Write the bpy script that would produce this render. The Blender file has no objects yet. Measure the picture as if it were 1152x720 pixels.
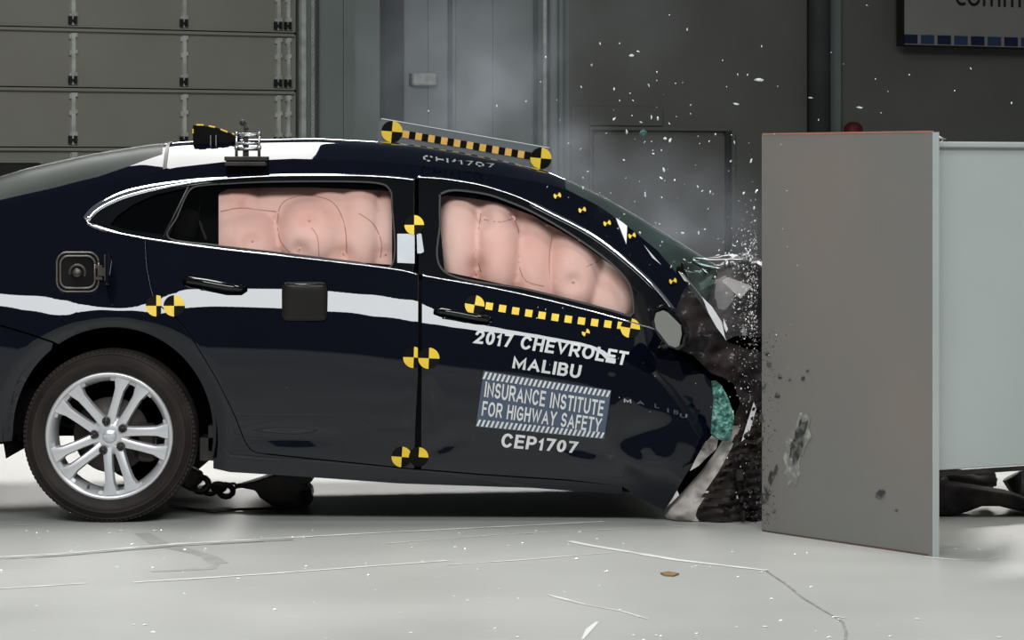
import bpy, bmesh, math, random
import numpy as np
from mathutils import Vector, noise
from mathutils.geometry import delaunay_2d_cdt

random.seed(7)
C = bpy.context.scene.collection
F, CX, HY, CH = 3720.0, 576.0, 193.0, 1.38        # focal length in pixels, image centre, horizon row, camera height (m)
Y0 = 12.96                                         # distance of the car's near flank
YC = Y0 + 0.925                                    # car centre line
TH = math.radians(32)                              # the hall stands at 32 degrees to the view

# ------------------------------------------------------------------ camera, world, lights
cam_d = bpy.data.cameras.new('camera'); cam = bpy.data.objects.new('camera', cam_d); C.objects.link(cam)
cam.location = (0, 0, CH); cam.rotation_euler = (math.pi/2, 0, 0)
cam_d.sensor_width = 36; cam_d.lens = F/1152*36; cam_d.shift_y = -(360-HY)/1152; cam_d.clip_end = 200
bpy.context.scene.camera = cam
world = bpy.data.worlds.new('world'); bpy.context.scene.world = world; world.use_nodes = True
world.node_tree.nodes['Background'].inputs[0].default_value = (0.55, 0.62, 0.70, 1)
world.node_tree.nodes['Background'].inputs[1].default_value = 0.14
def area(name, loc, rot, sx, sy, radiance, col=(1, 1, 1)):
    l = bpy.data.lights.new(name, 'AREA'); l.shape = 'RECTANGLE'; l.size = sx; l.size_y = sy
    l.energy = radiance*math.pi*sx*sy; l.color = col
    o = bpy.data.objects.new(name, l); C.objects.link(o); o.location = loc; o.rotation_euler = rot
    return o
# banks of crash-hall lamps: one above the camera aisle, one straight over the rear of the car; the low far one is an added fill
area('lamp_bank_aisle', (-1.0, 0.3, 9.6), (math.radians(30), 0, 0), 13.0, 3.2, 17, (0.95, 0.98, 1.0))
area('lamp_bank_overhead', (-2.75, 17.6, 8.6), (0, 0, 0), 3.7, 8.0, 15, (1.0, 0.99, 0.97))
area('fill_light_far', (0.0, 26, 3.5), (math.radians(-80), 0, 0), 9.0, 0.8, 13, (1.0, 0.98, 0.95))  # low fill light added to brighten the floor beneath the car
area('lamp_bank_barrier', (4.9, 9.0, 10.5), (math.radians(12), math.radians(12), 0), 2.2, 2.0, 25, (0.96, 1.0, 0.99))
vs = bpy.context.scene.view_settings
bpy.context.scene.display_settings.display_device = 'sRGB'
vs.view_transform = 'Standard'; vs.look = 'None'; vs.gamma = 1; vs.use_curve_mapping = False; vs.exposure = 0.0
bpy.context.scene.cycles.volume_step_rate = 2.0

# ------------------------------------------------------------------ materials
def mat(name, col, rough=0.5, metal=0.0, spec=0.5, coat=0.0, noise_amt=0.0, noise_scale=5.0, col2=None, bump=0.0, bscale=30.0, stretch=(1, 1, 1), lo=0.4, hi=0.65, rough2=None):
    m = bpy.data.materials.new(name); m.use_nodes = True
    nt = m.node_tree; b = nt.nodes['Principled BSDF']
    b.inputs['Base Color'].default_value = (*col, 1); b.inputs['Roughness'].default_value = rough
    b.inputs['Metallic'].default_value = metal; b.inputs['Specular IOR Level'].default_value = spec
    b.inputs['Coat Weight'].default_value = coat; b.inputs['Coat Roughness'].default_value = 0.02
    tc = nt.nodes.new('ShaderNodeTexCoord'); mp = nt.nodes.new('ShaderNodeMapping'); mp.inputs['Scale'].default_value = stretch
    nt.links.new(tc.outputs['Object'], mp.inputs[0])
    if col2 is not None:
        n = nt.nodes.new('ShaderNodeTexNoise'); n.inputs['Scale'].default_value = noise_scale; n.inputs['Detail'].default_value = 6
        r = nt.nodes.new('ShaderNodeValToRGB'); r.color_ramp.elements[0].position = lo; r.color_ramp.elements[1].position = hi
        r.color_ramp.elements[0].color = (*col, 1); r.color_ramp.elements[1].color = (*col2, 1)
        nt.links.new(mp.outputs[0], n.inputs['Vector']); nt.links.new(n.outputs['Fac'], r.inputs[0]); nt.links.new(r.outputs[0], b.inputs['Base Color'])
        if rough2 is not None:
            mr = nt.nodes.new('ShaderNodeMapRange'); mr.inputs['To Min'].default_value = rough; mr.inputs['To Max'].default_value = rough2
            mr.inputs['From Min'].default_value = lo; mr.inputs['From Max'].default_value = hi
            nt.links.new(n.outputs['Fac'], mr.inputs[0]); nt.links.new(mr.outputs[0], b.inputs['Roughness'])
    if bump:
        n2 = nt.nodes.new('ShaderNodeTexNoise'); n2.inputs['Scale'].default_value = bscale; n2.inputs['Detail'].default_value = 4
        bp = nt.nodes.new('ShaderNodeBump'); bp.inputs['Strength'].default_value = bump; bp.inputs['Distance'].default_value = 0.01
        nt.links.new(mp.outputs[0], n2.inputs['Vector']); nt.links.new(n2.outputs['Fac'], bp.inputs['Height']); nt.links.new(bp.outputs[0], b.inputs['Normal'])
    return m
def glass_mat(name, tint, refl=1.0, rough=0.02):
    m = bpy.data.materials.new(name); m.use_nodes = True; nt = m.node_tree
    nt.nodes.remove(nt.nodes['Principled BSDF']); out = nt.nodes['Material Output']
    t = nt.nodes.new('ShaderNodeBsdfTransparent'); t.inputs[0].default_value = (*tint, 1)
    g = nt.nodes.new('ShaderNodeBsdfGlossy'); g.inputs['Roughness'].default_value = rough
    fr = nt.nodes.new('ShaderNodeFresnel'); fr.inputs[0].default_value = 1.45
    mx = nt.nodes.new('ShaderNodeMixShader')
    mm = nt.nodes.new('ShaderNodeMath'); mm.operation = 'MULTIPLY'; mm.inputs[1].default_value = refl
    nt.links.new(fr.outputs[0], mm.inputs[0]); nt.links.new(mm.outputs[0], mx.inputs[0])
    nt.links.new(t.outputs[0], mx.inputs[1]); nt.links.new(g.outputs[0], mx.inputs[2]); nt.links.new(mx.outputs[0], out.inputs[0])
    return m
M = {}
M['paint'] = mat('navy_paint', (0.0016, 0.0024, 0.0062), 0.6, 0.0, 0.0, 1.0, col2=(0.002, 0.003, 0.0072), noise_scale=1.5)
M['crushed'] = mat('crushed_paint', (0.006, 0.005, 0.006), 0.6, 0.0, 0.15, 0.12, col2=(0.035, 0.025, 0.025), noise_scale=9, bump=0.5, bscale=25)
M['liner'] = mat('black_liner', (0.004, 0.004, 0.004), 0.9, spec=0.1, col2=(0.008, 0.007, 0.007))
M['gloss_black'] = mat('gloss_black_trim', (0.003, 0.003, 0.004), 0.08, col2=(0.004, 0.004, 0.005))
M['cover_black'] = mat('cover_black', (0.006, 0.005, 0.004), 0.4, spec=0.3, col2=(0.010, 0.008, 0.007))
M['rear_glass'] = mat('rear_glass', (0.012, 0.018, 0.015), 0.40, spec=0.08, col2=(0.022, 0.03, 0.026), noise_scale=2)
M['chrome'] = mat('chrome', (0.82, 0.83, 0.86), 0.08, 1.0, col2=(0.76, 0.77, 0.8))
M['alloy'] = mat('alloy', (0.60, 0.60, 0.61), 0.32, 0.55, col2=(0.66, 0.66, 0.67), noise_scale=3)
M['steel'] = mat('machined_steel', (0.45, 0.45, 0.46), 0.3, 1.0, col2=(0.6, 0.6, 0.6))
M['dark_steel'] = mat('dark_steel', (0.03, 0.028, 0.027), 0.5, 0.6, col2=(0.055, 0.045, 0.04), noise_scale=12)
M['tyre'] = mat('tyre_rubber', (0.014, 0.010, 0.009), 0.6, spec=0.25, col2=(0.024, 0.018, 0.015), noise_scale=8)
M['scuffed_tyre'] = mat('scuffed_sidewall', (0.44, 0.40, 0.37), 0.75, col2=(0.10, 0.085, 0.078), noise_scale=10, bump=0.8, bscale=18, lo=0.46, hi=0.68)
M['rubber'] = mat('rubber_seal', (0.01, 0.009, 0.009), 0.5, col2=(0.015, 0.013, 0.012))
M['airbag'] = mat('airbag_fabric', (0.80, 0.47, 0.40), 0.75, spec=0.2, col2=(0.88, 0.60, 0.53), noise_scale=3.0, bump=0.12, bscale=60)
M['airbag_seam'] = mat('airbag_seam', (0.45, 0.22, 0.18), 0.8, col2=(0.55, 0.3, 0.25))
M['side_glass'] = glass_mat('side_glass', (0.93, 0.93, 0.92), 0.7)
M['dark_glass'] = glass_mat('tinted_glass', (0.25, 0.27, 0.27), 1.0)
M['windscreen'] = glass_mat('windscreen_glass', (0.60, 0.72, 0.68), 0.3, 0.5)
M['acrylic'] = glass_mat('acrylic', (0.80, 0.83, 0.84), 1.6, 0.25)
M['white'] = mat('white_vinyl', (0.62, 0.62, 0.61), 0.5, col2=(0.55, 0.55, 0.54), noise_scale=20)
M['roof_print'] = mat('dim_roof_print', (0.16, 0.16, 0.16), 0.5, col2=(0.13, 0.13, 0.13))
M['slate'] = mat('slate_vinyl', (0.052, 0.075, 0.115), 0.5, col2=(0.06, 0.085, 0.125), noise_scale=20)
M['yellow'] = mat('yellow_vinyl', (0.80, 0.55, 0.03), 0.5, col2=(0.74, 0.5, 0.03), noise_scale=20)
M['amber'] = mat('amber_vinyl', (0.74, 0.42, 0.09), 0.5, col2=(0.68, 0.38, 0.07), noise_scale=20)
M['black'] = mat('black_vinyl', (0.006, 0.005, 0.005), 0.7, spec=0.05, col2=(0.009, 0.008, 0.007))
M['paper'] = mat('grey_white_sheet', (0.48, 0.5, 0.53), 0.6, col2=(0.55, 0.57, 0.6), noise_scale=6)
M['mirror_glass'] = mat('mirror_glass', (0.42, 0.42, 0.38), 0.25, 0.8, col2=(0.38, 0.38, 0.35))
M['teal_glass'] = mat('crazed_teal_glass', (0.035, 0.16, 0.13), 0.3, col2=(0.20, 0.42, 0.36), noise_scale=60, bump=0.9, bscale=90, lo=0.42, hi=0.62)
M['shard'] = mat('glass_shard', (0.62, 0.66, 0.64), 0.15, col2=(0.75, 0.78, 0.76), spec=0.8)
M['dust'] = mat('glass_dust', (0.30, 0.31, 0.30), 0.4, col2=(0.5, 0.5, 0.48))
M['dark_dust'] = mat('paint_chips', (0.02, 0.014, 0.016), 0.4, col2=(0.05, 0.03, 0.035))

def scratched(name, base, base2, scr, bump=0.1):
    m = mat(name, base, 0.55, col2=base2, noise_scale=1.2, bump=bump, bscale=6, lo=0.3, hi=0.7)
    nt = m.node_tree; b = nt.nodes['Principled BSDF']
    src = b.inputs['Base Color'].links[0].from_socket
    tc = nt.nodes.new('ShaderNodeTexCoord')
    n = nt.nodes.new('ShaderNodeTexNoise'); n.inputs['Scale'].default_value = 26; n.inputs['Detail'].default_value = 8; n.inputs['Roughness'].default_value = 0.75
    mp = nt.nodes.new('ShaderNodeMapping'); mp.inputs['Rotation'].default_value = (0.5, 0.4, 0.2); mp.inputs['Scale'].default_value = (1, 1, 0.35)
    r = nt.nodes.new('ShaderNodeValToRGB'); r.color_ramp.elements[0].position = 0.68; r.color_ramp.elements[1].position = 0.74
    mx = nt.nodes.new('ShaderNodeMix'); mx.data_type = 'RGBA'; mx.inputs[7].default_value = (*scr, 1)
    nt.links.new(tc.outputs['Object'], mp.inputs[0]); nt.links.new(mp.outputs[0], n.inputs['Vector']); nt.links.new(n.outputs['Fac'], r.inputs[0])
    nt.links.new(r.outputs[0], mx.inputs[0]); nt.links.new(src, mx.inputs[6]); nt.links.new(mx.outputs[2], b.inputs['Base Color'])
    return m
M['barrier'] = scratched('barrier_paint', (0.165, 0.17, 0.158), (0.20, 0.175, 0.155), (0.27, 0.275, 0.26))
M['barrier_box'] = scratched('barrier_box_paint', (0.36, 0.39, 0.375), (0.41, 0.44, 0.425), (0.5, 0.53, 0.51))
M['rust_seal'] = mat('rust_seal', (0.10, 0.045, 0.035), 0.8, col2=(0.06, 0.05, 0.045), noise_scale=20)
M['orange_edge'] = mat('orange_edge', (0.42, 0.17, 0.11), 0.6, col2=(0.30, 0.17, 0.12), noise_scale=20)
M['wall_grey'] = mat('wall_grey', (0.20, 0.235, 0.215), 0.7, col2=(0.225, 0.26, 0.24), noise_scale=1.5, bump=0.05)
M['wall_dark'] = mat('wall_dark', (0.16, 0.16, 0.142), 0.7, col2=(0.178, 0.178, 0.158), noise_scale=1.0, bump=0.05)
M['wall_charcoal'] = mat('dark_column', (0.045, 0.05, 0.05), 0.7, col2=(0.06, 0.065, 0.065), noise_scale=2)  # plain dark grey for columns, pipes and frames
M['door_grey'] = mat('door_grey', (0.235, 0.265, 0.265), 0.6, col2=(0.26, 0.29, 0.29), noise_scale=1.5)
M['garage'] = mat('garage_panel', (0.245, 0.24, 0.20), 0.6, col2=(0.265, 0.26, 0.22), noise_scale=1.0)
M['galv'] = mat('galvanised', (0.60, 0.62, 0.57), 0.45, 0.1, col2=(0.42, 0.44, 0.40), noise_scale=8)
M['black_paint'] = mat('black_paint', (0.006, 0.006, 0.006), 0.6, col2=(0.01, 0.01, 0.01))
M['sign_white'] = mat('sign_white', (0.33, 0.31, 0.29), 0.6, col2=(0.29, 0.275, 0.25), noise_scale=1)
M['navy_sq'] = mat('sign_navy', (0.006, 0.014, 0.05), 0.6, col2=(0.008, 0.017, 0.055))
M['blue_sq'] = mat('sign_blue', (0.03, 0.055, 0.12), 0.6, col2=(0.034, 0.06, 0.13))
M['red'] = mat('dull_red', (0.14, 0.012, 0.014), 0.6, col2=(0.1, 0.01, 0.01))
M['line'] = mat('floor_line_paint', (0.62, 0.62, 0.60), 0.5, col2=(0.42, 0.42, 0.40), noise_scale=9, lo=0.55, hi=0.75)
M['crack'] = mat('floor_crack', (0.16, 0.155, 0.145), 0.8, col2=(0.3, 0.29, 0.27), noise_scale=14)
M['stain'] = mat('floor_stain', (0.26, 0.26, 0.245), 0.4, col2=(0.31, 0.31, 0.295), noise_scale=10)
# floor: sealed grey concrete with slight mottling and satin sheen
m = mat('floor_concrete', (0.35, 0.35, 0.327), 0.33, spec=0.4, col2=(0.40, 0.40, 0.375), noise_scale=0.9, bump=0.06, bscale=3, lo=0.3, hi=0.7, rough2=0.4)
nt = m.node_tree; b = nt.nodes['Principled BSDF']; src = b.inputs['Base Color'].links[0].from_socket
tc = nt.nodes.new('ShaderNodeTexCoord'); n = nt.nodes.new('ShaderNodeTexNoise'); n.inputs['Scale'].default_value = 5; n.inputs['Detail'].default_value = 9; n.inputs['Roughness'].default_value = 0.7
r = nt.nodes.new('ShaderNodeValToRGB'); r.color_ramp.elements[0].position = 0.62; r.color_ramp.elements[1].position = 0.72
mx = nt.nodes.new('ShaderNodeMix'); mx.data_type = 'RGBA'; mx.inputs[7].default_value = (0.44, 0.45, 0.445, 1)
nt.links.new(tc.outputs['Object'], n.inputs['Vector']); nt.links.new(n.outputs['Fac'], r.inputs[0]); nt.links.new(r.outputs[0], mx.inputs[0])
nt.links.new(src, mx.inputs[6]); nt.links.new(mx.outputs[2], b.inputs['Base Color'])
M['floor'] = m

# ------------------------------------------------------------------ helpers
def W(px, py, Y):
    return Vector(((px-CX)*Y/F, Y, CH-(py-HY)*Y/F))
def ipl(pts):
    xs = [p[0] for p in pts]; ys = [p[1] for p in pts]
    return lambda x: np.interp(x, xs, ys)
def smooth_curve(pts, step=4.0):
    """Catmull-Rom through pixel points"""
    out = []
    P = [pts[0]] + list(pts) + [pts[-1]]
    for i in range(1, len(P)-2):
        p0, p1, p2, p3 = [np.array(q, float) for q in P[i-1:i+3]]
        n = max(1, int(np.linalg.norm(p2[:2]-p1[:2])/step))
        for k in range(n):
            t = k/n
            out.append(tuple(0.5*((2*p1)+(-p0+p2)*t+(2*p0-5*p1+4*p2-p3)*t*t+(-p0+3*p1-3*p2+p3)*t**3)))
    out.append(tuple(pts[-1]))
    return out
def densify(poly, step=6.0):
    out = []
    for i in range(len(poly)):
        a = np.array(poly[i], float); b = np.array(poly[(i+1) % len(poly)], float)
        n = max(1, int(np.linalg.norm(b-a)/step))
        for k in range(n): out.append(tuple(a+(b-a)*k/n))
    return out
def link(name, me, m, parent=None, smooth=False):
    if m is not None:
        for q in (m if isinstance(m, list) else [m]): me.materials.append(M[q])
    if smooth and len(me.polygons): me.polygons.foreach_set('use_smooth', [True]*len(me.polygons))
    o = bpy.data.objects.new(name, me); C.objects.link(o)
    if parent is not None: o.parent = parent
    return o
def mesh(name, vs_, fs, m, parent=None, smooth=False, mi=None, normals=None):
    me = bpy.data.meshes.new(name); me.from_pydata([tuple(v) for v in vs_], [], fs); me.update()
    o = link(name, me, m, parent, smooth)
    if mi is not None: me.polygons.foreach_set('material_index', mi)
    if normals is not None: me.normals_split_custom_set_from_vertices([tuple(n) for n in normals])
    return o
class MB:
    def __init__(s): s.v = []; s.f = []
    def add(s, vs_, fs):
        k = len(s.v); s.v += [Vector(v) for v in vs_]; s.f += [tuple(i+k for i in f) for f in fs]; return s
    def box(s, c, d, R=None):
        c = Vector(c); h = Vector(d)/2; vs_ = []
        for sx in (-1, 1):
            for sy in (-1, 1):
                for sz in (-1, 1):
                    q = Vector((sx*h.x, sy*h.y, sz*h.z)); vs_.append(c+((R @ q) if R is not None else q))
        return s.add(vs_, [(0, 1, 3, 2), (4, 6, 7, 5), (0, 4, 5, 1), (2, 3, 7, 6), (0, 2, 6, 4), (1, 5, 7, 3)])
    def tube(s, pts, r, n=8, caps=True):
        pts = [Vector(p) for p in pts]; rs = r if isinstance(r, (list, tuple)) else [r]*len(pts)
        rings = []
        for i, p in enumerate(pts):
            t = (pts[min(i+1, len(pts)-1)]-pts[max(i-1, 0)])
            t = t.normalized() if t.length > 1e-9 else Vector((1, 0, 0))
            up = Vector((0, 0, 1)) if abs(t.z) < 0.9 else Vector((0, 1, 0))
            a = t.cross(up).normalized(); b_ = a.cross(t)
            rings.append([p+a*math.cos(2*math.pi*k/n)*rs[i]+b_*math.sin(2*math.pi*k/n)*rs[i] for k in range(n)])
        vs_ = [q for r_ in rings for q in r_]; fs = []
        for i in range(len(pts)-1):
            for k in range(n):
                fs.append((i*n+k, i*n+(k+1) % n, (i+1)*n+(k+1) % n, (i+1)*n+k))
        if caps: fs += [tuple(range(n))[::-1], tuple((len(pts)-1)*n+k for k in range(n))]
        return s.add(vs_, fs)
    def lathe(s, prof, c, axis='Y', n=48, a0=0, close=False):
        """prof: (radius, along-axis) points around axis through c"""
        c = Vector(c); vs_ = []
        for k in range(n):
            a = a0+2*math.pi*k/n
            for (r, h) in prof:
                if axis == 'Y': vs_.append(c+Vector((r*math.cos(a), h, r*math.sin(a))))
                elif axis == 'Z': vs_.append(c+Vector((r*math.cos(a), r*math.sin(a), h)))
                else: vs_.append(c+Vector((h, r*math.cos(a), r*math.sin(a))))
        m_ = len(prof); fs = []
        for k in range(n):
            for j in range(m_-1 if not close else m_):
                fs.append((k*m_+j, k*m_+(j+1) % m_, ((k+1) % n)*m_+(j+1) % m_, ((k+1) % n)*m_+j))
        return s.add(vs_, fs)
    def build(s, name, m, parent=None, smooth=False):
        me = bpy.data.meshes.new(name); me.from_pydata([tuple(v) for v in s.v], [], s.f); me.update()
        bm = bmesh.new(); bm.from_mesh(me); bmesh.ops.recalc_face_normals(bm, faces=bm.faces); bm.to_mesh(me); bm.free()
        return link(name, me, m, parent, smooth)
def tag(o, label=None, cat=None, group=None, kind=None):
    if label: o['label'] = label
    if cat: o['category'] = cat
    if group: o['group'] = group
    if kind: o['kind'] = kind
    return o
def empty(name, loc=(0, 0, 0)):
    o = bpy.data.objects.new(name, None); C.objects.link(o); o.location = loc; o.empty_display_size = 0.1
    return o
def root_at(o, loc):
    """move a thing's origin to loc, leaving its parts where they are"""
    o.location = loc
    for ch in o.children: ch.location = Vector(ch.location)-Vector(loc)
def smooth_angle(o, deg=35):
    me = o.data; me.polygons.foreach_set('use_smooth', [True]*len(me.polygons)); me.set_sharp_from_angle(angle=math.radians(deg))
def bevel(o, w, seg=2):
    md = o.modifiers.new('bevel', 'BEVEL'); md.width = w; md.segments = seg; md.limit_method = 'ANGLE'; return o
def inside(poly, x, y):
    px = poly[:, 0]; py = poly[:, 1]; qx = np.roll(px, -1); qy = np.roll(py, -1)
    c = ((py > y) != (qy > y)) & (x < (qx-px)*(y-py)/(qy-py+1e-12)+px)
    return c.sum() % 2 == 1

# ------------------------------------------------------------------ car flank as a depth field over the picture rows and columns
belt = ipl([(-200, 262), (-60, 262), (0, 258), (60, 250), (97, 248), (130, 258), (185, 270), (245, 279), (340, 289), (440, 301), (472, 309),
            (540, 320), (600, 333), (670, 350), (740, 371), (770, 395), (810, 430), (860, 480), (950, 520)])
bandc = ipl([(-200, 330), (-60, 333), (0, 337), (50, 343), (100, 351), (135, 354), (165, 349), (200, 337), (240, 334), (330, 336), (400, 341), (470, 350),
             (500, 360), (540, 369), (600, 378), (660, 389), (700, 403), (740, 425), (770, 447), (800, 478), (860, 540)])
bandh = ipl([(-200, 8), (0, 9), (60, 12), (100, 9), (125, 4), (140, 4), (165, 11), (200, 13), (300, 14), (470, 15), (500, 9), (540, 5), (580, 2.5), (640, 2), (740, 3), (775, 6), (800, 3), (860, 3)])
GX0, GX1, GY0, GY1 = -230, 900, 120, 640
gx = np.arange(GX0, GX1+1, 2.0); gy = np.arange(GY0, GY1+1, 1.0)
DT = np.zeros((len(gx), len(gy)))
for i, x in enumerate(gx):
    B, c, h = belt(x), bandc(x), bandh(x)
    ys = [100, B-110, B-4, c-h-3, c-h, c+h, c+h+4, c+h+28, c+h+52, c+h+90, 470, 500, 515, 530, 560, 660]
    al = [30, 30, 26, 27, 21.5, 15.5, 12, 4, -1.5, -3.5, -4.5, -6, -8, -14, -26, -30]
    ys = np.maximum.accumulate(np.array(ys)+np.arange(len(ys))*0.01)
    a = np.tan(np.radians(np.interp(gy, ys, al)))
    cum = np.cumsum(a)/287.0
    j = int(round(c+h+44-GY0)); j = min(max(j, 0), len(gy)-1)
    DT[i] = cum[j]-cum
# wheel arch lip, plan curvature and crash damage
XX, YY = np.meshgrid(gx, gy, indexing='ij')
def arch_r(x, y): return np.hypot((x-127)/113.0, (y-487)/119.0)
k = np.ones(9)/9
DT = np.apply_along_axis(lambda v: np.convolve(np.pad(v, 4, 'edge'), k, 'valid'), 0, DT)
k = np.ones(3)/3
DT = np.apply_along_axis(lambda v: np.convolve(np.pad(v, 1, 'edge'), k, 'valid'), 1, DT)
R = arch_r(XX, YY)
DT += np.where(YY < 530, np.clip((1.20-R)/0.20, 0, 1)**2*0.022, 0)
DT += np.clip((XX-400)/500, -1, 1)**2*0.015
DT += np.clip((-60-XX)/130, 0, 2)**2*0.30
DT += np.clip((XX-690)/160, 0, 2)**2*0.08
def dent(cx, cy, rx, ry, amp, rot=0.0):
    global DT
    c, s = math.cos(rot), math.sin(rot); u = ((XX-cx)*c+(YY-cy)*s)/rx; v = (-(XX-cx)*s+(YY-cy)*c)/ry
    DT = DT+amp*np.exp(-(u*u+v*v))
dent(722, 486, 30, 10, 0.008, -0.3); dent(712, 520, 20, 10, -0.010, 0.6); dent(690, 470, 10, 40, -0.006, 0.3)
dent(745, 530, 24, 30, -0.012, 0.3); dent(655, 505, 30, 9, 0.010, 0.2); dent(484, 455, 9, 26, 0.007, -0.2); dent(500, 500, 22, 9, 0.008, -0.4)
dent(690, 412, 14, 10, -0.006, 0.5); dent(820, 400, 16, 26, 0.02, 0.4); dent(790, 360, 9, 24, -0.012, 0.6); dent(462, 480, 8, 30, 0.004, 0)
dent(420, 478, 60, 5, 0.0015, 0.08); dent(330, 492, 60, 10, 0.008, 0.02)
def D(px, py):
    fx = np.clip((px-GX0)/2.0, 0, len(gx)-1.001); fy = np.clip(py-GY0, 0, len(gy)-1.001)
    i = np.floor(fx).astype(int); j = np.floor(fy).astype(int); u = fx-i; v = fy-j
    return (DT[i, j]*(1-u)*(1-v)+DT[i+1, j]*u*(1-v)+DT[i, j+1]*(1-u)*v+DT[i+1, j+1]*u*v)
def S(px, py, off=0.0):
    return W(px, py, Y0+float(D(px, py))+off)
def snormal(px, py, fn, h=1.0):
    a = fn(px+h, py)-fn(px-h, py); b = fn(px, py+h)-fn(px, py-h)
    n = a.cross(b).normalized()
    return n if n.y < 0 else -n
def panel(name, outline, m, parent=None, holes=(), fn=None, off=0.0, thick=0.014, grid=7.0, dens=5.0, norm=True, mirror=False):
    """a curved sheet whose outline is given on the flank; gets real depth from fn and a turned edge"""
    if fn is None: fn = lambda x, y: S(x, y, off)
    loops = [densify(outline, dens)] + [densify(h, dens) for h in holes]
    arrs = [np.array(l) for l in loops]
    pts = []; edges = []
    for l in loops:
        k0 = len(pts); pts += l; edges += [(k0+i, k0+(i+1) % len(l)) for i in range(len(l))]
    nb = len(pts)
    o = arrs[0]; x0, y0 = o.min(0); x1, y1 = o.max(0); bp = np.array(pts); r = 0
    y = y0+grid/2
    while y < y1:
        x = x0+(grid/2 if r % 2 else grid)
        while x < x1:
            if inside(arrs[0], x, y) and not any(inside(a, x, y) for a in arrs[1:]) and np.min(np.abs(bp[:, 0]-x)+np.abs(bp[:, 1]-y)) > grid*0.55:
                pts.append((x, y))
            x += grid
        y += grid*0.87; r += 1
    v2, e2, f2, _, _, _ = delaunay_2d_cdt([Vector(p) for p in pts], edges, [], 0, 1e-5)
    vs_ = [fn(v.x, v.y) for v in v2]; fs = []
    for f in f2:
        cx = sum(v2[i].x for i in f)/len(f); cy = sum(v2[i].y for i in f)/len(f)
        if inside(arrs[0], cx, cy) and not any(inside(a, cx, cy) for a in arrs[1:]): fs.append(tuple(f))
    nrm = [snormal(v.x, v.y, fn) for v in v2]
    # face winding towards the camera
    ff = []
    for f in fs:
        a, b, c = vs_[f[0]], vs_[f[1]], vs_[f[2]]
        ff.append(f if (b-a).cross(c-a).y < 0 else f[::-1])
    if thick:
        for l in loops:
            k0 = len(vs_); n = len(l)
            for (x, y) in l:
                p = fn(x, y); vs_.append(p); vs_.append(p+Vector((0, thick, 0)))
                nn = snormal(x, y, fn); nrm.append(nn); nrm.append((nn+Vector((0, 0, -0.5))).normalized())
            for i in range(n):
                j = (i+1) % n; ff.append((k0+2*i, k0+2*j, k0+2*j+1, k0+2*i+1))
    if mirror:
        vs_ = [Vector((v.x*(1), 2*YC-v.y, v.z)) for v in vs_]; ff = [f[::-1] for f in ff]; nrm = [Vector((n.x, -n.y, n.z)) for n in nrm]
    return mesh(name, vs_, ff, m, parent, True, normals=nrm if norm else None)
def ribbon(name, pts, w, m, parent=None, off=-0.002, hgt=0.004, fn=None, n=7):
    """a raised moulding of width w pixels (number or list) along a pixel curve"""
    if fn is None: fn = lambda x, y: S(x, y)
    P = pts; ws = w if isinstance(w, (list, tuple)) else [w]*len(P); vs_ = []; fs = []
    for i, p in enumerate(P):
        a = np.array(P[max(i-1, 0)][:2]); b = np.array(P[min(i+1, len(P)-1)][:2]); t = b-a; t = t/(np.linalg.norm(t)+1e-9); q = np.array((-t[1], t[0]))
        for k in range(n):
            u = -1+2*k/(n-1); c = np.array(p[:2])+q*u*ws[i]/2
            v = fn(c[0], c[1]); v = v+Vector((0, off-hgt*math.sqrt(max(0, 1-u*u)), 0)); vs_.append(v)
    for i in range(len(P)-1):
        for k in range(n-1): fs.append((i*n+k, i*n+k+1, (i+1)*n+k+1, (i+1)*n+k))
    fs += [tuple(range(n)), tuple((len(P)-1)*n+k for k in range(n))]
    b = MB(); b.add(vs_, fs); return b.build(name, m, parent, True)
def decal(name, polys, m, parent=None, fn=None, off=-0.004, th=0.0015):
    """flat print pieces: convex pixel polygons laid on the flank"""
    if fn is None: fn = lambda x, y: S(x, y)
    vs_ = []; fs = []
    for P in polys:
        P = densify(P, 7) if len(P) <= 6 else P
        k = len(vs_); cx = sum(p[0] for p in P)/len(P); cy = sum(p[1] for p in P)/len(P); n = len(P)
        for (x, y) in P: vs_.append(fn(x, y)+Vector((0, off, 0)))
        vs_.append(fn(cx, cy)+Vector((0, off, 0)))
        for i in range(n): fs.append((k+i, k+(i+1) % n, k+n))
        for (x, y) in P: vs_.append(fn(x, y)+Vector((0, off+th, 0)))
        for i in range(n): fs.append((k+i, k+(i+1) % n, k+n+1+(i+1) % n, k+n+1+i))
    return mesh(name, vs_, fs, m, parent)
def text_mesh(txt, bold=0.0, space=1.0):
    cu = bpy.data.curves.new('lettering', 'FONT'); cu.body = txt; cu.size = 1; cu.offset = bold; cu.resolution_u = 4; cu.space_character = space
    o = bpy.data.objects.new('lettering', cu); C.objects.link(o)
    dg = bpy.context.evaluated_depsgraph_get(); me = bpy.data.meshes.new_from_object(o.evaluated_get(dg))
    vs_ = [tuple(v.co[:2]) for v in me.vertices]; fs = [tuple(p.vertices) for p in me.polygons]
    bpy.data.objects.remove(o); bpy.data.meshes.remove(me); bpy.data.curves.remove(cu)
    a = np.array(vs_); lo = a.min(0); hi = a.max(0)
    return (a-lo)/(hi-lo), fs
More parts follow.
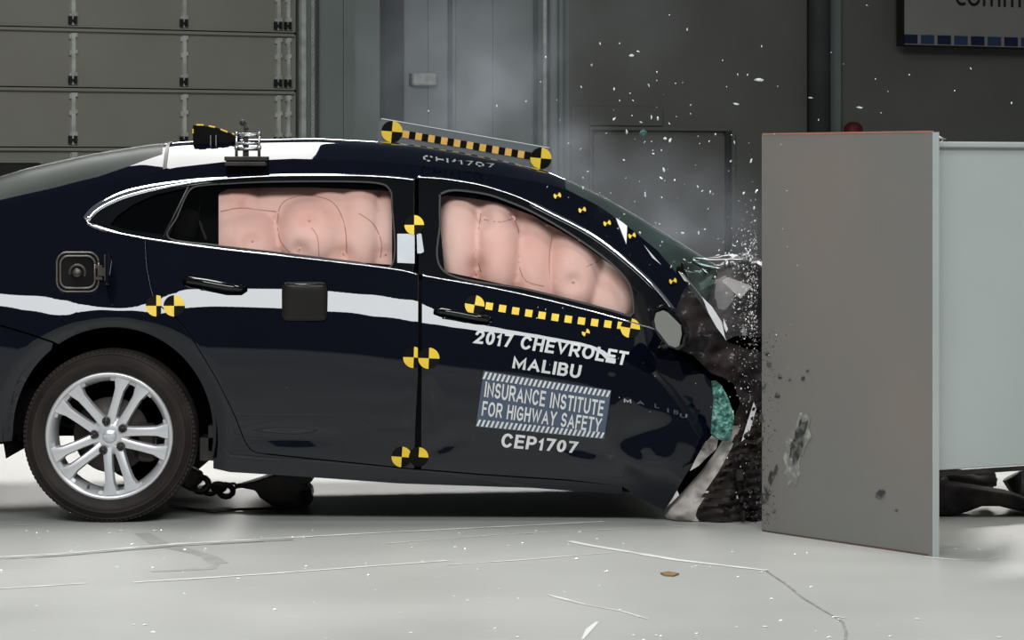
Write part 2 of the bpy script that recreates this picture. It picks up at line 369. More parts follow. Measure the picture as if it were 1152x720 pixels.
def text_on(name, txt, quad, m, parent=None, fn=None, off=-0.005, bold=0.02, space=1.0, bend=0.0, fat=(0.0,)):
    """quad: TL, TR, BR, BL in pixels"""
    if fn is None: fn = lambda x, y: S(x, y, off)
    uv, fs = stroke_text(txt, bold if bold > 0.06 else 0.17, space-1+0.13); TL, TR, BR, BL = [np.array(q, float) for q in quad]; vs_ = []
    ff = []
    for j, dx in enumerate(fat):
        ff += [tuple(i+len(vs_) for i in f) for f in fs]
        for u, v in uv:
            p = (BL*(1-u)+BR*u)*(1-v)+(TL*(1-u)+TR*u)*v; vs_.append(fn(p[0]+dx, p[1]+bend*(4*u*(1-u)))+Vector((0, -0.0002*j, 0)))
    return mesh(name, vs_, ff, m, parent)
def arc(cx, cy, rx, ry, a0, a1, n=10):
    return [(cx+rx*math.cos(math.radians(a0+(a1-a0)*i/n)), cy+ry*math.sin(math.radians(a0+(a1-a0)*i/n))) for i in range(n+1)]
GL = {
 'A': (.78, [[(0, 0), (.5, 1), (1, 0)], [(.2, .30), (.8, .30)]]), 'B': (.66, [[(.55, .54), (0, .54), (0, 1), (.6, 1)]+arc(.6, .77, .34, .23, 90, -90), [(0, .54), (0, 0), (.62, 0)]+arc(.62, .27, .38, .27, -90, 90)+[(.4, .54)]]),
 'C': (.72, [arc(.52, .5, .52, .5, 42, 318, 20)]), 'E': (.60, [[(1, 1), (0, 1), (0, 0), (1, 0)], [(0, .52), (.9, .52)]]), 'F': (.56, [[(1, 1), (0, 1), (0, 0)], [(0, .50), (.85, .50)]]),
 'G': (.76, [arc(.5, .5, .5, .5, 45, 300, 20)+[(.98, .14), (.98, .45), (.55, .45)]]), 'H': (.68, [[(0, 0), (0, 1)], [(1, 0), (1, 1)], [(0, .52), (1, .52)]]), 'I': (.17, [[(.5, 0), (.5, 1)]]),
 'L': (.58, [[(0, 1), (0, 0), (1, 0)]]), 'M': (.86, [[(0, 0), (0, 1), (.5, .12), (1, 1), (1, 0)]]), 'N': (.70, [[(0, 0), (0, 1), (1, 0), (1, 1)]]), 'O': (.80, [arc(.5, .5, .5, .5, 0, 360, 24)]),
 'P': (.64, [[(0, 0), (0, 1), (.6, 1)]+arc(.6, .72, .40, .28, 90, -90)+[(0, .44)]]), 'R': (.70, [[(0, 0), (0, 1), (.6, 1)]+arc(.6, .73, .36, .27, 90, -90)+[(0, .46)], [(.5, .46), (1, 0)]]),
 'S': (.64, [arc(.5, .74, .46, .26, 30, 270, 12)+arc(.5, .26, .5, .24, 88, -150, 12)]), 'T': (.64, [[(0, 1), (1, 1)], [(.5, 1), (.5, 0)]]), 'U': (.70, [[(0, 1), (0, .35)]+arc(.5, .35, .5, .35, 180, 360, 12)+[(1, .35), (1, 1)]]),
 'V': (.74, [[(0, 1), (.5, 0), (1, 1)]]), 'W': (1.08, [[(0, 1), (.26, 0), (.5, .95), (.74, 0), (1, 1)]]), 'Y': (.72, [[(0, 1), (.5, .45), (1, 1)], [(.5, .45), (.5, 0)]]),
 '0': (.58, [arc(.5, .5, .5, .5, 0, 360, 24)]), '1': (.34, [[(0, .72), (.8, 1), (.8, 0)]]), '2': (.60, [arc(.5, .72, .5, .28, 170, -30, 12)+[(0, 0), (1, 0)]]), '7': (.58, [[(0, 1), (1, 1), (.35, 0)]]), ' ': (.30, [])}
def stroke_text(txt, t=0.17, gap=0.13):
    """bold upright capitals drawn as mitred strokes; cap height 1"""
    V = []; FF = []; x0 = 0.0
    for ch in txt:
        w, strokes = GL[ch]
        for st in strokes:
            P = [np.array((x0+t/2+a*max(w-t, 0), t/2+b*(1-t))) for a, b in st]
            Q = [P[0]]
            for q in P[1:]:
                if np.linalg.norm(q-Q[-1]) > 1e-4: Q.append(q)
            closed = np.linalg.norm(P[0]-P[-1]) < 1e-3
            if closed and np.linalg.norm(Q[0]-Q[-1]) < 1e-3: Q = Q[:-1]
            n = len(Q); k = len(V)
            def un(a, b): d = b-a; return d/np.linalg.norm(d)
            for i, p in enumerate(Q):
                if closed: d0, d1 = un(Q[i-1], p), un(p, Q[(i+1) % n])
                else: d0 = un(Q[max(i-1, 0)], Q[max(i, 1)]); d1 = un(Q[min(i, n-2)], Q[min(i+1, n-1)])
                m_ = np.array((-d0[1]-d1[1], d0[0]+d1[0])); m_ = m_/max(np.linalg.norm(m_), 1e-6); c = max(0.38, m_ @ np.array((-d1[1], d1[0])))
                e = (-d0*t/2 if (i == 0 and not closed) else d1*t/2 if (i == n-1 and not closed) else 0)
                for s_ in (1, -1):
                    q = p+e+m_*s_*t/2/c; V.append((q[0], min(1, max(0, q[1]))))
            for i in range(n if closed else n-1):
                j = (i+1) % n; FF.append((k+2*i, k+2*j, k+2*j+1, k+2*i+1))
        x0 += w+gap
    a = np.array(V); W_ = x0-gap
    return [(x/W_, y) for x, y in V], FF
def circle(cx, cy, rx, ry=None, a0=0, a1=360, n=24):
    ry = ry or rx
    return [(cx+rx*math.cos(math.radians(a0+(a1-a0)*i/n)), cy-ry*math.sin(math.radians(a0+(a1-a0)*i/n))) for i in range(n+(0 if a1-a0 == 360 else 1))]

# ------------------------------------------------------------------ setting: floor and walls
fl = mesh('floor', [(-30, -8, 0), (45, -8, 0), (45, 75, 0), (-30, 75, 0)], [(0, 1, 2, 3)], 'floor'); tag(fl, 'pale grey sealed concrete crash hall floor', kind='structure')
def FP(px, py, z=0.001):
    Y = CH*F/(py-HY); return Vector(((px-CX)*Y/F, Y, z))
def floor_strip(name, pts, w, m, z=0.0015, jit=0.0, dens=14):
    """a painted line on the floor; w in metres"""
    P = []
    for a, b in zip(pts[:-1], pts[1:]):
        n = max(1, int(math.hypot(b[0]-a[0], b[1]-a[1])/dens))
        P += [(a[0]+(b[0]-a[0])*k/n, a[1]+(b[1]-a[1])*k/n) for k in range(n)]
    P.append(pts[-1]); G = [FP(*p, z) for p in P]; vs_ = []; fs = []
    for i, g in enumerate(G):
        t = (G[min(i+1, len(G)-1)]-G[max(i-1, 0)]).normalized(); q = Vector((-t.y, t.x, 0)); ww = w*(1+random.uniform(-jit, jit))/2
        vs_ += [g+q*ww, g-q*ww]
    for i in range(len(G)-1): fs.append((2*i, 2*i+1, 2*i+3, 2*i+2))
    return mesh(name, vs_, fs, m, fl)
floor_strip('floor_line', [(-40, 629), (60, 624), (200, 612), (400, 601), (560, 593), (680, 587)], 0.030, 'line', jit=0.5)
floor_strip('floor_joint', [(-40, 631.3), (60, 626.3), (200, 614.5), (330, 607.5)], 0.014, 'crack', z=0.002, jit=0.7)
floor_strip('floor_line', [(-40, 665), (0, 662.5), (97, 656.5)], 0.022, 'line', jit=0.3)
floor_strip('floor_line', [(150, 655.5), (300, 646), (420, 637), (503, 631)], 0.022, 'line', jit=0.3)
floor_strip('floor_line', [(640, 609), (665, 614), (760, 630), (862, 642)], 0.030, 'line', jit=0.3)
floor_strip('floor_crack', [(862, 642.5), (885, 658), (905, 674), (935, 692), (948, 700), (952, 712), (950, 730)], 0.012, 'crack', jit=0.4)
floor_strip('floor_line', [(615, 669), (660, 681), (700, 688), (730, 697)], 0.014, 'line', jit=0.8)
floor_strip('floor_line', [(430, 612), (560, 602), (660, 597), (770, 592)], 0.010, 'line', jit=0.6)
floor_strip('floor_line', [(500, 636), (590, 630), (700, 621)], 0.010, 'line', jit=0.9)
floor_strip('floor_line', [(-30, 593), (40, 590.5)], 0.014, 'line', jit=0.6)
floor_strip('floor_line', [(1040, 627), (1075, 630), (1110, 630), (1125, 626)], 0.014, 'line', jit=0.3)
floor_strip('floor_line', [(935, 693), (953, 696)], 0.012, 'line', jit=0.3)
floor_strip('floor_stain', [(160, 600), (180, 612), (205, 618), (235, 626), (246, 634)], 0.05, 'stain', z=0.0008, jit=0.7)
floor_strip('floor_stain', [(246, 634), (236, 640), (170, 643)], 0.035, 'stain', z=0.0008, jit=0.7)
floor_strip('floor_line', [(655, 720), (663, 708), (672, 700)], 0.014, 'line', jit=0.9)
fk = MB()
for i in range(110):
    px = random.uniform(-20, 1170); py = 597+random.random()**1.3*125; s = random.choice((0.004, 0.005, 0.008)); p = FP(px, py, 0.002)
    a = random.random()*6; n = 5
    fk.add([p+Vector((math.cos(a+k*6.283/n)*s*random.uniform(.6, 1.7), math.sin(a+k*6.283/n)*s, 0)) for k in range(n)]+[p+Vector((0, 0, 0.003))], [(k, (k+1) % n, n) for k in range(n)])
tag(fk.build('glass_crumbs', 'shard'), 'tiny pale glass crumbs scattered over the floor', 'debris', kind='stuff')

n_ = Vector((math.sin(TH), -math.cos(TH), 0)); u_ = Vector((math.cos(TH), math.sin(TH), 0)); O_ = Vector((-5.19, 33.5, 0))
from mathutils import Matrix
RW = Matrix(((u_.x, -n_.x, 0), (u_.y, -n_.y, 0), (0, 0, 1)))     # columns: along the wall, into the wall, up
def wall_t(px, off=0.0):
    o = O_+n_*off; k = (px-CX)/F; return (k*o.y-o.x)/(u_.x-k*u_.y)
def wall_z(px, py, off=0.0):
    p = O_+n_*off+u_*wall_t(px, off); return CH-(py-HY)*p.y/F
def wbox(mb, px0, px1, z0, z1, off, th):
    """box on the back wall: front face stands off metres before the wall"""
    t0, t1 = wall_t(px0, off), wall_t(px1, off); c = O_+u_*(t0+t1)/2+n_*(off-th/2); c.z = (z0+z1)/2
    mb.box(c, (t1-t0, th, z1-z0), RW); return mb
H = 9.0
b = MB(); wbox(b, -250, 339, 0, H, -0.12, 0.2); wl = b.build('wall_back', 'black_paint'); tag(wl, kind='structure')
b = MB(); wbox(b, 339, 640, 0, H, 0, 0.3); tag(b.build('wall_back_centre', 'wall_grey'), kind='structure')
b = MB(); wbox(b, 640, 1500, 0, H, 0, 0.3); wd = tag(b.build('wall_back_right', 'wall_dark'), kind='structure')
def wext(name, ta, tb, m):
    b = MB(); c = O_+u_*(ta+tb)/2-n_*0.3; c.z = H/2; b.box(c, (tb-ta, 0.3, H), RW); tag(b.build(name, m), kind='structure')
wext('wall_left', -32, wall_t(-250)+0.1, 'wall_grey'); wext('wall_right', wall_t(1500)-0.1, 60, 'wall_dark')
# sectional garage door
gd = empty('garage_door')
zr = [wall_z(0, y) for y in (165.5, 97.5, 29.5)]; st = 0.612
rows = [zr[0]-2*st, zr[0]-st, zr[0], zr[1], zr[2], zr[2]+st, zr[2]+2*st, zr[2]+3*st]
for a, c in zip(rows[:-1], rows[1:]):
    b = MB(); wbox(b, -240, 333, a+0.012, c-0.012, 0.0, 0.05); bevel(b.build('panel', 'garage', gd), 0.008)
    b = MB(); wbox(b, -240, 331, c-0.035, c-0.005, 0.05, 0.05); wbox(b, -240, 331, c+0.008, c+0.022, 0.03, 0.03); b.build('rail', 'dark_steel' if False else 'garage', gd)
    for px, w in ((-42, 5), (83, 4.5), (208, 4), (314, 4), (325, 3.5)):
        b = MB(); wbox(b, px-w/2, px+w/2, a+0.03, c-0.05, 0.03, 0.03); so = b.build('strut', 'galv', gd)
        b = MB()
        for q in (0.1, 0.33, 0.5): wbox(b, px-w*0.95, px-w*0.55, a+q, a+q+0.05, 0.045, 0.03); wbox(b, px+w*0.55, px+w*0.95, a+q+.02, a+q+0.06, 0.045, 0.03)
        b.build('bracket', 'galv', gd)
        b = MB(); wbox(b, px-w*0.9, px-w*0.4, a+0.04, a+0.12, 0.07, 0.05); wbox(b, px+w*0.4, px+w*0.9, a+0.04, a+0.12, 0.07, 0.05); wbox(b, px-w*.5, px+w*.5, a+0.065, a+0.09, 0.06, 0.04)
        b.build('hinge', 'black_paint', gd)
tag(gd, 'beige-grey sectional garage door with galvanised struts, behind the car roof', 'garage door'); root_at(gd, O_)
def wpart(name, px0, px1, z0, z1, off, th, m, parent=None, bev=0.0):
    b = MB(); wbox(b, px0, px1, z0, z1, off, th); o = b.build(name, m, parent)
    if bev: bevel(o, bev)
    return o
tag(wpart('trim_1', 339.5, 344.5, 0, H, 0.06, 0.06, 'galv'), kind='structure')
wcen = bpy.data.objects['wall_back_centre']
for x0, x1 in ((358, 386.3), (387, 432), (512.5, 554.5), (555.5, 600)):
    wpart('panel', x0, x1, 0.05, H-0.05, 0.03, 0.03, 'wall_grey', wcen, 0.006)
tag(wpart('trim_2', 433, 454, 0, H, 0.14, 0.14, 'wall_charcoal'), kind='structure')
# hoist chain
ch = MB(); z = 1.0; k = 0; p0 = O_+n_*0.16+u_*wall_t(352, 0.16)
while z < 5.2:
    c = p0+Vector((0, 0, z)); d = u_ if k % 2 else (u_+n_*2).normalized()
    pts = [c+d*0.013*math.cos(a)+Vector((0, 0, 0.03*math.sin(a))) for a in [i*math.pi/4 for i in range(9)]]
    ch.tube(pts, 0.006, 4, False); z += 0.044; k += 1
tag(ch.build('hoist_chain', 'galv'), 'long galvanised hoist chain hanging beside the garage door', 'chain')
b = MB(); b.tube([O_+n_*0.12+u_*wall_t(357, 0.12)+Vector((0, 0, 1)), O_+n_*0.12+u_*wall_t(357.5, 0.12)+Vector((0, 0, 5.2))], 0.012, 6)
tag(b.build('conduit', 'wall_charcoal'), 'thin dark conduit running up beside the hoist chain', 'pipe')
# tall grey cabinet doors
cab = empty('door_1')
wpart('door_leaf', 454.5, 481.5, 0.05, 5.2, 0.06, 0.06, 'door_grey', cab, 0.006); wpart('door_leaf', 482.3, 505, 0.05, 5.2, 0.06, 0.06, 'door_grey', cab, 0.006)
wpart('door_frame', 505.5, 508, 0, 5.3, 0.10, 0.1, 'wall_charcoal', cab); wpart('door_frame', 509.5, 512, 0, 5.3, 0.10, 0.1, 'wall_grey', cab)
hz = wall_z(480, 97); b = MB(); wbox(b, 466, 492, hz, hz+0.14, 0.17, 0.11); bevel(b.build('latch_box', 'galv', cab), 0.03, 3)
wpart('latch_bar', 463, 466, hz, hz+0.13, 0.12, 0.06, 'wall_charcoal', cab)
tag(cab, kind='structure'); root_at(cab, O_)
for i, (x, r, m) in enumerate(((602.5, 0.02, 'wall_charcoal'), (613, 0.025, 'galv'), (623, 0.05, 'door_grey'), (631, 0.03, 'wall_grey'))):
    b = MB(); q = O_+n_*(0.1+r)+u_*wall_t(x, 0.1+r); b.tube([q+Vector((0, 0, 0.02)), q+Vector((0, 0, H))], r, 10)
    tag(b.build('pipe', m, None, True), ['slim dark pipe, first of the upright pipes behind the roof panel end', 'thin pale conduit second of the upright pipes', 'widest grey upright pipe between thinner ones',
        'grey upright pipe next to the dark wall'][i], 'pipe')
# roll-up / personnel door outlines in the dark wall
z1 = wall_z(700, 120); z2 = wall_z(745, 147)
wpart('panel', 644, 664, 0.02, z1, 0.03, 0.03, 'wall_dark', wd, 0.01); wpart('panel', 664, 746, z2+0.05, z1, 0.03, 0.03, 'wall_dark', wd, 0.01)
dr = empty('door_2'); wpart('door_leaf', 668, 816, 0.02, z2-0.05, 0.03, 0.03, 'wall_dark', dr, 0.01)
wpart('door_frame', 664, 667, 0.02, z2, 0.07, 0.07, 'wall_dark', dr, 0.004); wpart('door_frame', 817.5, 821.5, 0.02, z2, 0.07, 0.07, 'wall_charcoal', dr, 0.004); wpart('door_frame', 664, 821.5, z2, z2+0.04, 0.07, 0.07, 'wall_dark', dr, 0.004)
wpart('door_frame', 824, 827, 0.02, z2, 0.05, 0.05, 'wall_dark', dr); tag(dr, kind='structure'); root_at(dr, O_)
tag(wpart('trim_3', 909.5, 912.5, 0, H, 0.03, 0.03, 'black_paint'), kind='structure')
b = MB(); q = O_+n_*0.2+u_*wall_t(922, 0.2); b.tube([q, q+Vector((0, 0, H))], 0.13, 20); tag(b.build('column', 'wall_charcoal', None, True), 'dark round steel column rising behind the barrier plate', 'column')
tag(wpart('trim_4', 933, 946, 0, H, 0.10, 0.10, 'wall_grey'), kind='structure')
b = MB(); q = O_+n_*0.3+u_*wall_t(960, 0.3); q.z = wall_z(960, 156, 0.3); b.lathe([(0.001, 0), (0.11, 0), (0.115, 0.03), (0.11, 0.14), (0.06, 0.19), (0.001, 0.2)], q, 'Z', 20)
o = b.build('bollard', 'red', None, True); b = MB(); b.lathe([(0.001, -q.z), (0.10, -q.z), (0.105, 0), (0.001, 0)], q, 'Z', 20); b.build('post', 'red', o, True)
tag(o, 'dull red bollard just peeking over the barrier plate top', 'bollard')
# dark cabinet low at the garage door
sc_ = empty('tool_cabinet'); z1 = wall_z(20, 183, 0.9)
wpart('cabinet_body', -90, 56, 0.08, z1, 0.9, 0.7, 'black_paint', sc_, 0.08); wpart('cabinet_base', -86, 52, 0, 0.08, 0.86, 0.62, 'dark_steel', sc_)
tag(sc_, 'black cabinet top showing over the rear window of the car', 'cabinet'); root_at(sc_, O_)
# hanging sign
sg = empty('hanging_sign'); off = 0.35
zb = wall_z(1017, 50, off); zs = wall_z(1017, 38.5, off)
wpart('sign_board', 1015.5, 1400, zb-0.02, zb+1.6, off, 0.12, 'black_paint', sg); wpart('sign_face', 1018, 1398, zs+0.01, zb+1.6, off+0.012, 0.01, 'sign_white', sg)
wpart('sign_strip', 1018, 1398, zb+0.0, zs+0.01, off+0.01, 0.008, 'blue_sq' if False else 'sign_white', sg)
for i in range(19):
    x = 1017.5+i*18.8; wpart('sign_square', x, x+14.8, zb+0.012, zs-0.002, off+0.018, 0.01, 'navy_sq' if i % 2 == 0 else 'blue_sq', sg)
uv, fs = text_mesh('commu', 0.0)
t0, t1 = wall_t(1074, off), wall_t(1162, off); zt = wall_z(1080, 6.5, off)
mesh('lettering', [O_+u_*(t0+(t1-t0)*u)+n_*(off+0.02)+Vector((0, 0, zt+v*0.20)) for u, v in uv], fs, 'black_paint', sg)
tag(sg, 'off-white hanging sign with blue checks along its lower edge', 'sign'); root_at(sg, O_+u_*wall_t(1017))

# ------------------------------------------------------------------ barrier
bar = empty('barrier')
Nn = W(1049.5, 600, 11.85); Nn.z = 0; Nf = W(853.5, 600, 12.70); Nf.z = 0
d_ = (Nn-Nf); L = d_.length; d_.normalize(); e_ = Vector((-d_.y, d_.x, 0));  # e_: into the barrier, away from the car
if e_.x < 0: e_ = -e_
RB = Matrix(((d_.x, e_.x, 0), (d_.y, e_.y, 0), (0, 0, 1)))
ZT = CH+(HY-148.5)/314
b = MB(); vs_ = []; prof = []
for i in range(9):                                      # rounded inboard edge
    a = math.pi/2*i/8; prof.append((0.03-0.03*math.sin(a), 0.03-0.03*math.cos(a)))
prof = [(x, y) for x, y in prof[::-1]]
out = [Nf+d_*0.03+e_*0.0]; out = [Nf+d_*(0.03*(1-math.sin(a)))+e_*(0.03*(1-math.cos(a))) for a in [math.pi/2*i/8 for i in range(9)]]
ring = [Nn, *out, Nf+e_*0.06, Nn+e_*0.025-d_*0.0+Vector((0, 0, 0))]
zt = [ZT]*len(ring); n = len(ring)
vs_ = [Vector((p.x, p.y, 0.0)) for p in ring]+[Vector((p.x, p.y, ZT)) for p in ring]
b.add(vs_, [tuple(range(n))[::-1], tuple(range(n, 2*n))]+[(i, (i+1) % n, n+(i+1) % n, n+i) for i in range(n)])
o = b.build('face_plate', 'barrier', bar)
b = MB(); c = (Nf+Nn)/2+e_*0.012; c.z = ZT+0.002; b.box(c, (L-0.05, 0.026, 0.006), RB); b.build('plate_edge', 'orange_edge', bar)
b = MB(); c = (Nf+Nn)/2+e_*0.004; c.z = 0.003; b.box(c, (L-0.05, 0.012, 0.006), RB); b.build('foot_seal', 'rust_seal', bar)
# gouges on the plate
def BP(px, py, off=0.003):
    k = (px-CX)/F; t = (k*Nf.y-Nf.x)/(d_.x-k*d_.y); p = Nf+d_*t; return Vector((p.x, p.y, CH-(py-HY)*p.y/F))-e_*off
def blotch(name, cx, cy, rx, ry, m, off=0.0015, n=22, rot=0.0, seed=0, bulge=0.0):
    rnd = random.Random(seed); P = []
    for i in range(n):
        a = 2*math.pi*i/n; q = 0.65+0.5*rnd.random(); x = rx*q*math.cos(a); y = ry*q*math.sin(a)
        P.append((cx+x*math.cos(rot)-y*math.sin(rot), cy+x*math.sin(rot)+y*math.cos(rot)))
    vs_ = [BP(*p, off) for p in P]+[BP(cx, cy, off+bulge)]
    return mesh(name, vs_, [(i, (i+1) % n, n) for i in range(n)], m, bar)
M['gouge_dark'] = mat('gouge_dark', (0.03, 0.032, 0.03), 0.5, col2=(0.12, 0.125, 0.115), noise_scale=45, lo=0.45, hi=0.6)
M['gouge_pale'] = mat('gouge_pale', (0.19, 0.19, 0.175), 0.5, col2=(0.36, 0.35, 0.32), noise_scale=40, lo=0.5, hi=0.65)
blotch('scuff_mark', 893, 526, 9, 24, 'gouge_pale', 0.0015, seed=3, rot=0.1); blotch('scuff_mark', 898, 495, 15, 30, 'gouge_pale', 0.002, seed=4, rot=0.3)
blotch('gouge', 899, 494, 7, 28, 'gouge_dark', 0.003, seed=5, rot=0.25); blotch('gouge', 895, 505, 6, 14, 'gouge_dark', 0.0035, seed=8, rot=0.1)
blotch('gouge', 991, 556, 6, 5, 'gouge_dark', 0.003, seed=6, rot=-0.6); blotch('gouge', 1009, 574, 2, 1.6, 'gouge_dark', 0.003, seed=7, n=8)
for (x, y, rx, ry) in ((868, 537, 3, 10), (864, 552, 6, 3), (873, 530, 2, 6), (860, 560, 5, 7), (904, 426, 2.5, 3), (909, 417, 2, 2), (878, 424, 2.5, 2), (875, 445, 3, 3), (856, 495, 2, 4), (889, 427, 1.5, 1.5), (866, 410, 3, 4), (863, 398, 3, 3), (860, 435, 2, 5), (872, 575, 2, 2), (857, 470, 2, 6)):
    blotch('gouge', x, y, rx, ry, 'gouge_dark', 0.003, 10, random.random(), int(x*7+y), 0.004)
# box behind the plate
bb = Nn+e_*0.025+d_*(-0.0); SB = 313.5
zb0, zb1 = CH-(531-HY)/SB, CH+(HY-166)/SB
def bbx(name, a0, a1, t0, t1, z0, z1, m, bev=0.0):
    """a along e_ from the plate, t along -d_ (away from the viewer)"""
    b = MB(); c = Nn+e_*((a0+a1)/2)-d_*((t0+t1)/2); c.z = (z0+z1)/2
    b.box(c, (t1-t0, a1-a0, z1-z0), RB); o = b.build(name, m, bar)
    if bev: bevel(o, bev, 3)
    return o
bbx('box_side', 0.022, 3.2, 0.045, 0.07, zb0, zb1, 'barrier_box', 0.004)
bbx('box_top', 0.022, 3.2, 0.045, 0.40, zb1-0.01, zb1+0.016, 'barrier_box', 0.006)
bbx('box_lip', 0.022, 3.2, 0.030, 0.055, zb1+0.0, zb1+0.022, 'barrier_box', 0.006)
bbx('box_bottom', 0.022, 3.2, 0.055, 0.40, zb0, zb0+0.02, 'barrier_box', 0.004)
bbx('box_back', 0.022, 3.2, 0.38, 0.40, zb0, zb1, 'barrier_box'); bbx('box_end', 3.18, 3.2, 0.05, 0.40, 0, zb1, 'barrier_box')
bbx('end_cap', -0.002, 0.026, -0.004, 0.0, 0.0, ZT, 'barrier_box'); bbx('underside_shadow_strip', 0.03, 3.2, 0.042, 0.06, zb0-0.02, zb0-0.004, 'dark_steel')  # the dark strip stands in for the shadow line under the box
bbx('weld_bead', 0.02, 0.034, 0.035, 0.05, zb0, zb1+0.02, 'galv', 0.004)
b = MB(); b.tube([Nn+e_*0.03-d_*0.04+Vector((0, 0, zb1-0.015)), Nn+e_*0.06-d_*0.042+Vector((0, 0, zb1+0.012)), Nn+e_*0.09-d_*0.04+Vector((0, 0, zb1+0.03)), Nn+e_*0.05-d_*0.05+Vector((0, 0, zb1+0.045))], 0.007, 8); b.build('weld_scar', 'galv', bar, True)
tag(bar, 'grey steel crash barrier, tall upright plate with a pale box behind it', 'barrier'); root_at(bar, (Nn.x, Nn.y, 0))

# ------------------------------------------------------------------ car
car = empty('car')
upper_chrome = smooth_curve([(97, 247), (104, 238), (117, 229), (140, 219), (167, 212), (195, 207), (234, 202), (307, 197.5), (394, 197), (440, 199), (466, 202)])
upper_front = smooth_curve([(470, 199), (500, 201), (537, 207), (562, 214), (587, 223), (620, 239), (667, 264), (710, 297), (740, 326), (768, 362)])
belt_rear = smooth_curve([(97, 248), (104, 253), (125, 260), (152, 266), (185, 271.5), (245, 279.5), (340, 290), (440, 302), (470, 308.5)])
belt_front = smooth_curve([(475, 309.5), (500, 314), (540, 321), (600, 333.5), (670, 351), (742, 371.5)])
rail = [(-185, 262), (-60, 242), (0, 230), (90, 210), (150, 198), (200, 188), (253, 182), (330, 178.5), (420, 181), (480, 187), (540, 194), (600, 204), (633, 211), (673, 231), (703, 252), (740, 282), (773, 322), (800, 362)]
railf = ipl(rail)
# rear glass / roof silhouette
topf = ipl([(-230, 240), (-100, 222), (0, 203), (50, 188), (117, 173), (177, 163.5), (217, 159.5), (292, 157), (365, 156), (423, 159), (470, 163), (520, 171), (570, 181), (617, 193), (640, 203), (680, 222), (720, 245), (760, 270), (800, 295), (850, 322), (900, 335)])
# side panel: quarter, C pillar, roof rail, A pillar, sill
dlo = [p for p in upper_chrome] + [p for p in upper_front] + [(742, 371.5)] + belt_front[::-1] + belt_rear[::-1]
arch = [(127+113*math.cos(a), 487-119*math.sin(a)) for a in [math.pi*(1.05-1.13*i/40)-0.0 for i in range(41)]]   # left foot over the top to the right foot
rd_cut = smooth_curve([(163, 268), (164, 290), (167, 312), (176, 340), (205, 367), (237, 417), (252, 445), (264, 470), (275, 497), (284, 508), (300, 511.5)])
sill_top = [(300, 511.5), (357, 517.5), (466, 528.5), (474, 529), (540, 534.5), (640, 541), (700, 547)]
sill_bot = [(700, 556), (600, 549), (450, 544), (350, 537), (258, 531), (240, 527)]
quarter = [(x, railf(x)) for x in range(-185, 254, 8)] + [(x, railf(x)) for x in range(260, 801, 8)]
# outline: rail (left to right), back along the upper chrome, belt, door cut, sill, arch, bumper seam
body_out = quarter + [(792, 385)] + [(p[0], p[1]) for p in upper_front[::-1]] + [(469, 200.5)] + upper_chrome[::-1][1:] + [p for p in belt_rear if p[0] < 162] + rd_cut + sill_top[1:] + sill_bot + [(240, 512)] + arch[::-1][1:-6]
aend = body_out[-1]
seam = [(60, 384), (30, 374), (0, 365), (-60, 350), (-120, 345), (-192, 342)]
body_out = [p for p in body_out if not (p[0] < 62 and p[1] > 384)] + seam
sp = panel('side_panel', body_out, 'paint', car, grid=6)
bump = [(-192, 344.5), (-120, 347.5), (-60, 352.5), (0, 367.3), (30, 376.3), (58, 386)] + [p for p in arch[:14] if p[1] > 388][::-1] + [(10, 494), (-60, 500), (-140, 500), (-192, 480)]
bump = [(-192, 344.5), (-120, 347.5), (-60, 352.5), (0, 367.3), (30, 376.3), (59, 386.3)] + sorted([p for p in arch if p[0] < 60 and p[1] > 388 and p[1] < 495], key=lambda p: p[1]) + [(13, 496), (-60, 502), (-140, 500), (-192, 480)]
tag(panel('bumper', bump, 'paint', car), 'rear bumper side')
rear_door = [p for p in belt_rear if p[0] > 165] + [(470.5, 310), (470, 420), (467, 480), (466, 527)] + [(357, 516), (300, 510)] + [(x+1.2, y-0.8) for x, y in rd_cut[::-1][1:]]
rdp = panel('door', rear_door, 'paint', car, off=-0.002); tag(rdp, 'rear passenger door')
front_door = belt_front + [(752, 392), (770, 404), (788, 416), (801, 430), (804, 450), (803, 472), (797, 492), (784, 514), (768, 540), (757, 560), (747, 574), (722, 562), (700, 547), (640, 539.5), (540, 533), (474, 527.5), (474, 480), (474.5, 420), (475, 312)]
fdp = panel('door', front_door, 'paint', car, off=-0.002, grid=5); tag(fdp, 'crumpled front passenger door')
# window-area black frames
inner_r = [(246, 207), (300, 204.5), (380, 204), (425, 206), (438, 213), (441, 230), (441, 298), (400, 295), (340, 287.5), (246, 276.5), (190, 268), (199, 244), (213, 214), (228, 208.5)]
q_glass = [(124, 253), (132, 243), (150, 230), (175, 219), (207, 212), (210, 212), (198, 236), (183, 264), (160, 261), (140, 258)]
frame_out_r = upper_chrome + [(466, 204), (465, 307.5), (440, 302)] + belt_rear[::-1][3:]
panel('window_frame', frame_out_r, 'gloss_black', rdp, holes=[inner_r, q_glass], off=0.004, grid=8)
fr_in = [(495, 219), (510, 214), (545, 218), (570, 226), (600, 239), (640, 262), (680, 290), (703, 312), (711, 328), (713, 352), (709, 356), (690, 350), (640, 337), (590, 325), (500, 305.5), (495, 250)]
frame_out_f = [(471, 200)] + upper_front[1:-2] + [(752, 362), (742, 369)] + belt_front[::-1][1:] + [(471, 309)]
panel('window_frame', frame_out_f, 'gloss_black', fdp, holes=[fr_in], off=0.004, grid=8)
def grow(poly, g):
    c = np.mean(np.array(poly), 0); return [tuple(np.array(p)+(np.array(p)-c)/np.linalg.norm(np.array(p)-c)*g) for p in poly]
panel('window_glass', grow(inner_r, 2), 'side_glass', rdp, off=0.012, thick=0.0, grid=12)
panel('quarter_glass', grow(q_glass, 2), 'dark_glass', sp, off=0.012, thick=0.0, grid=12)
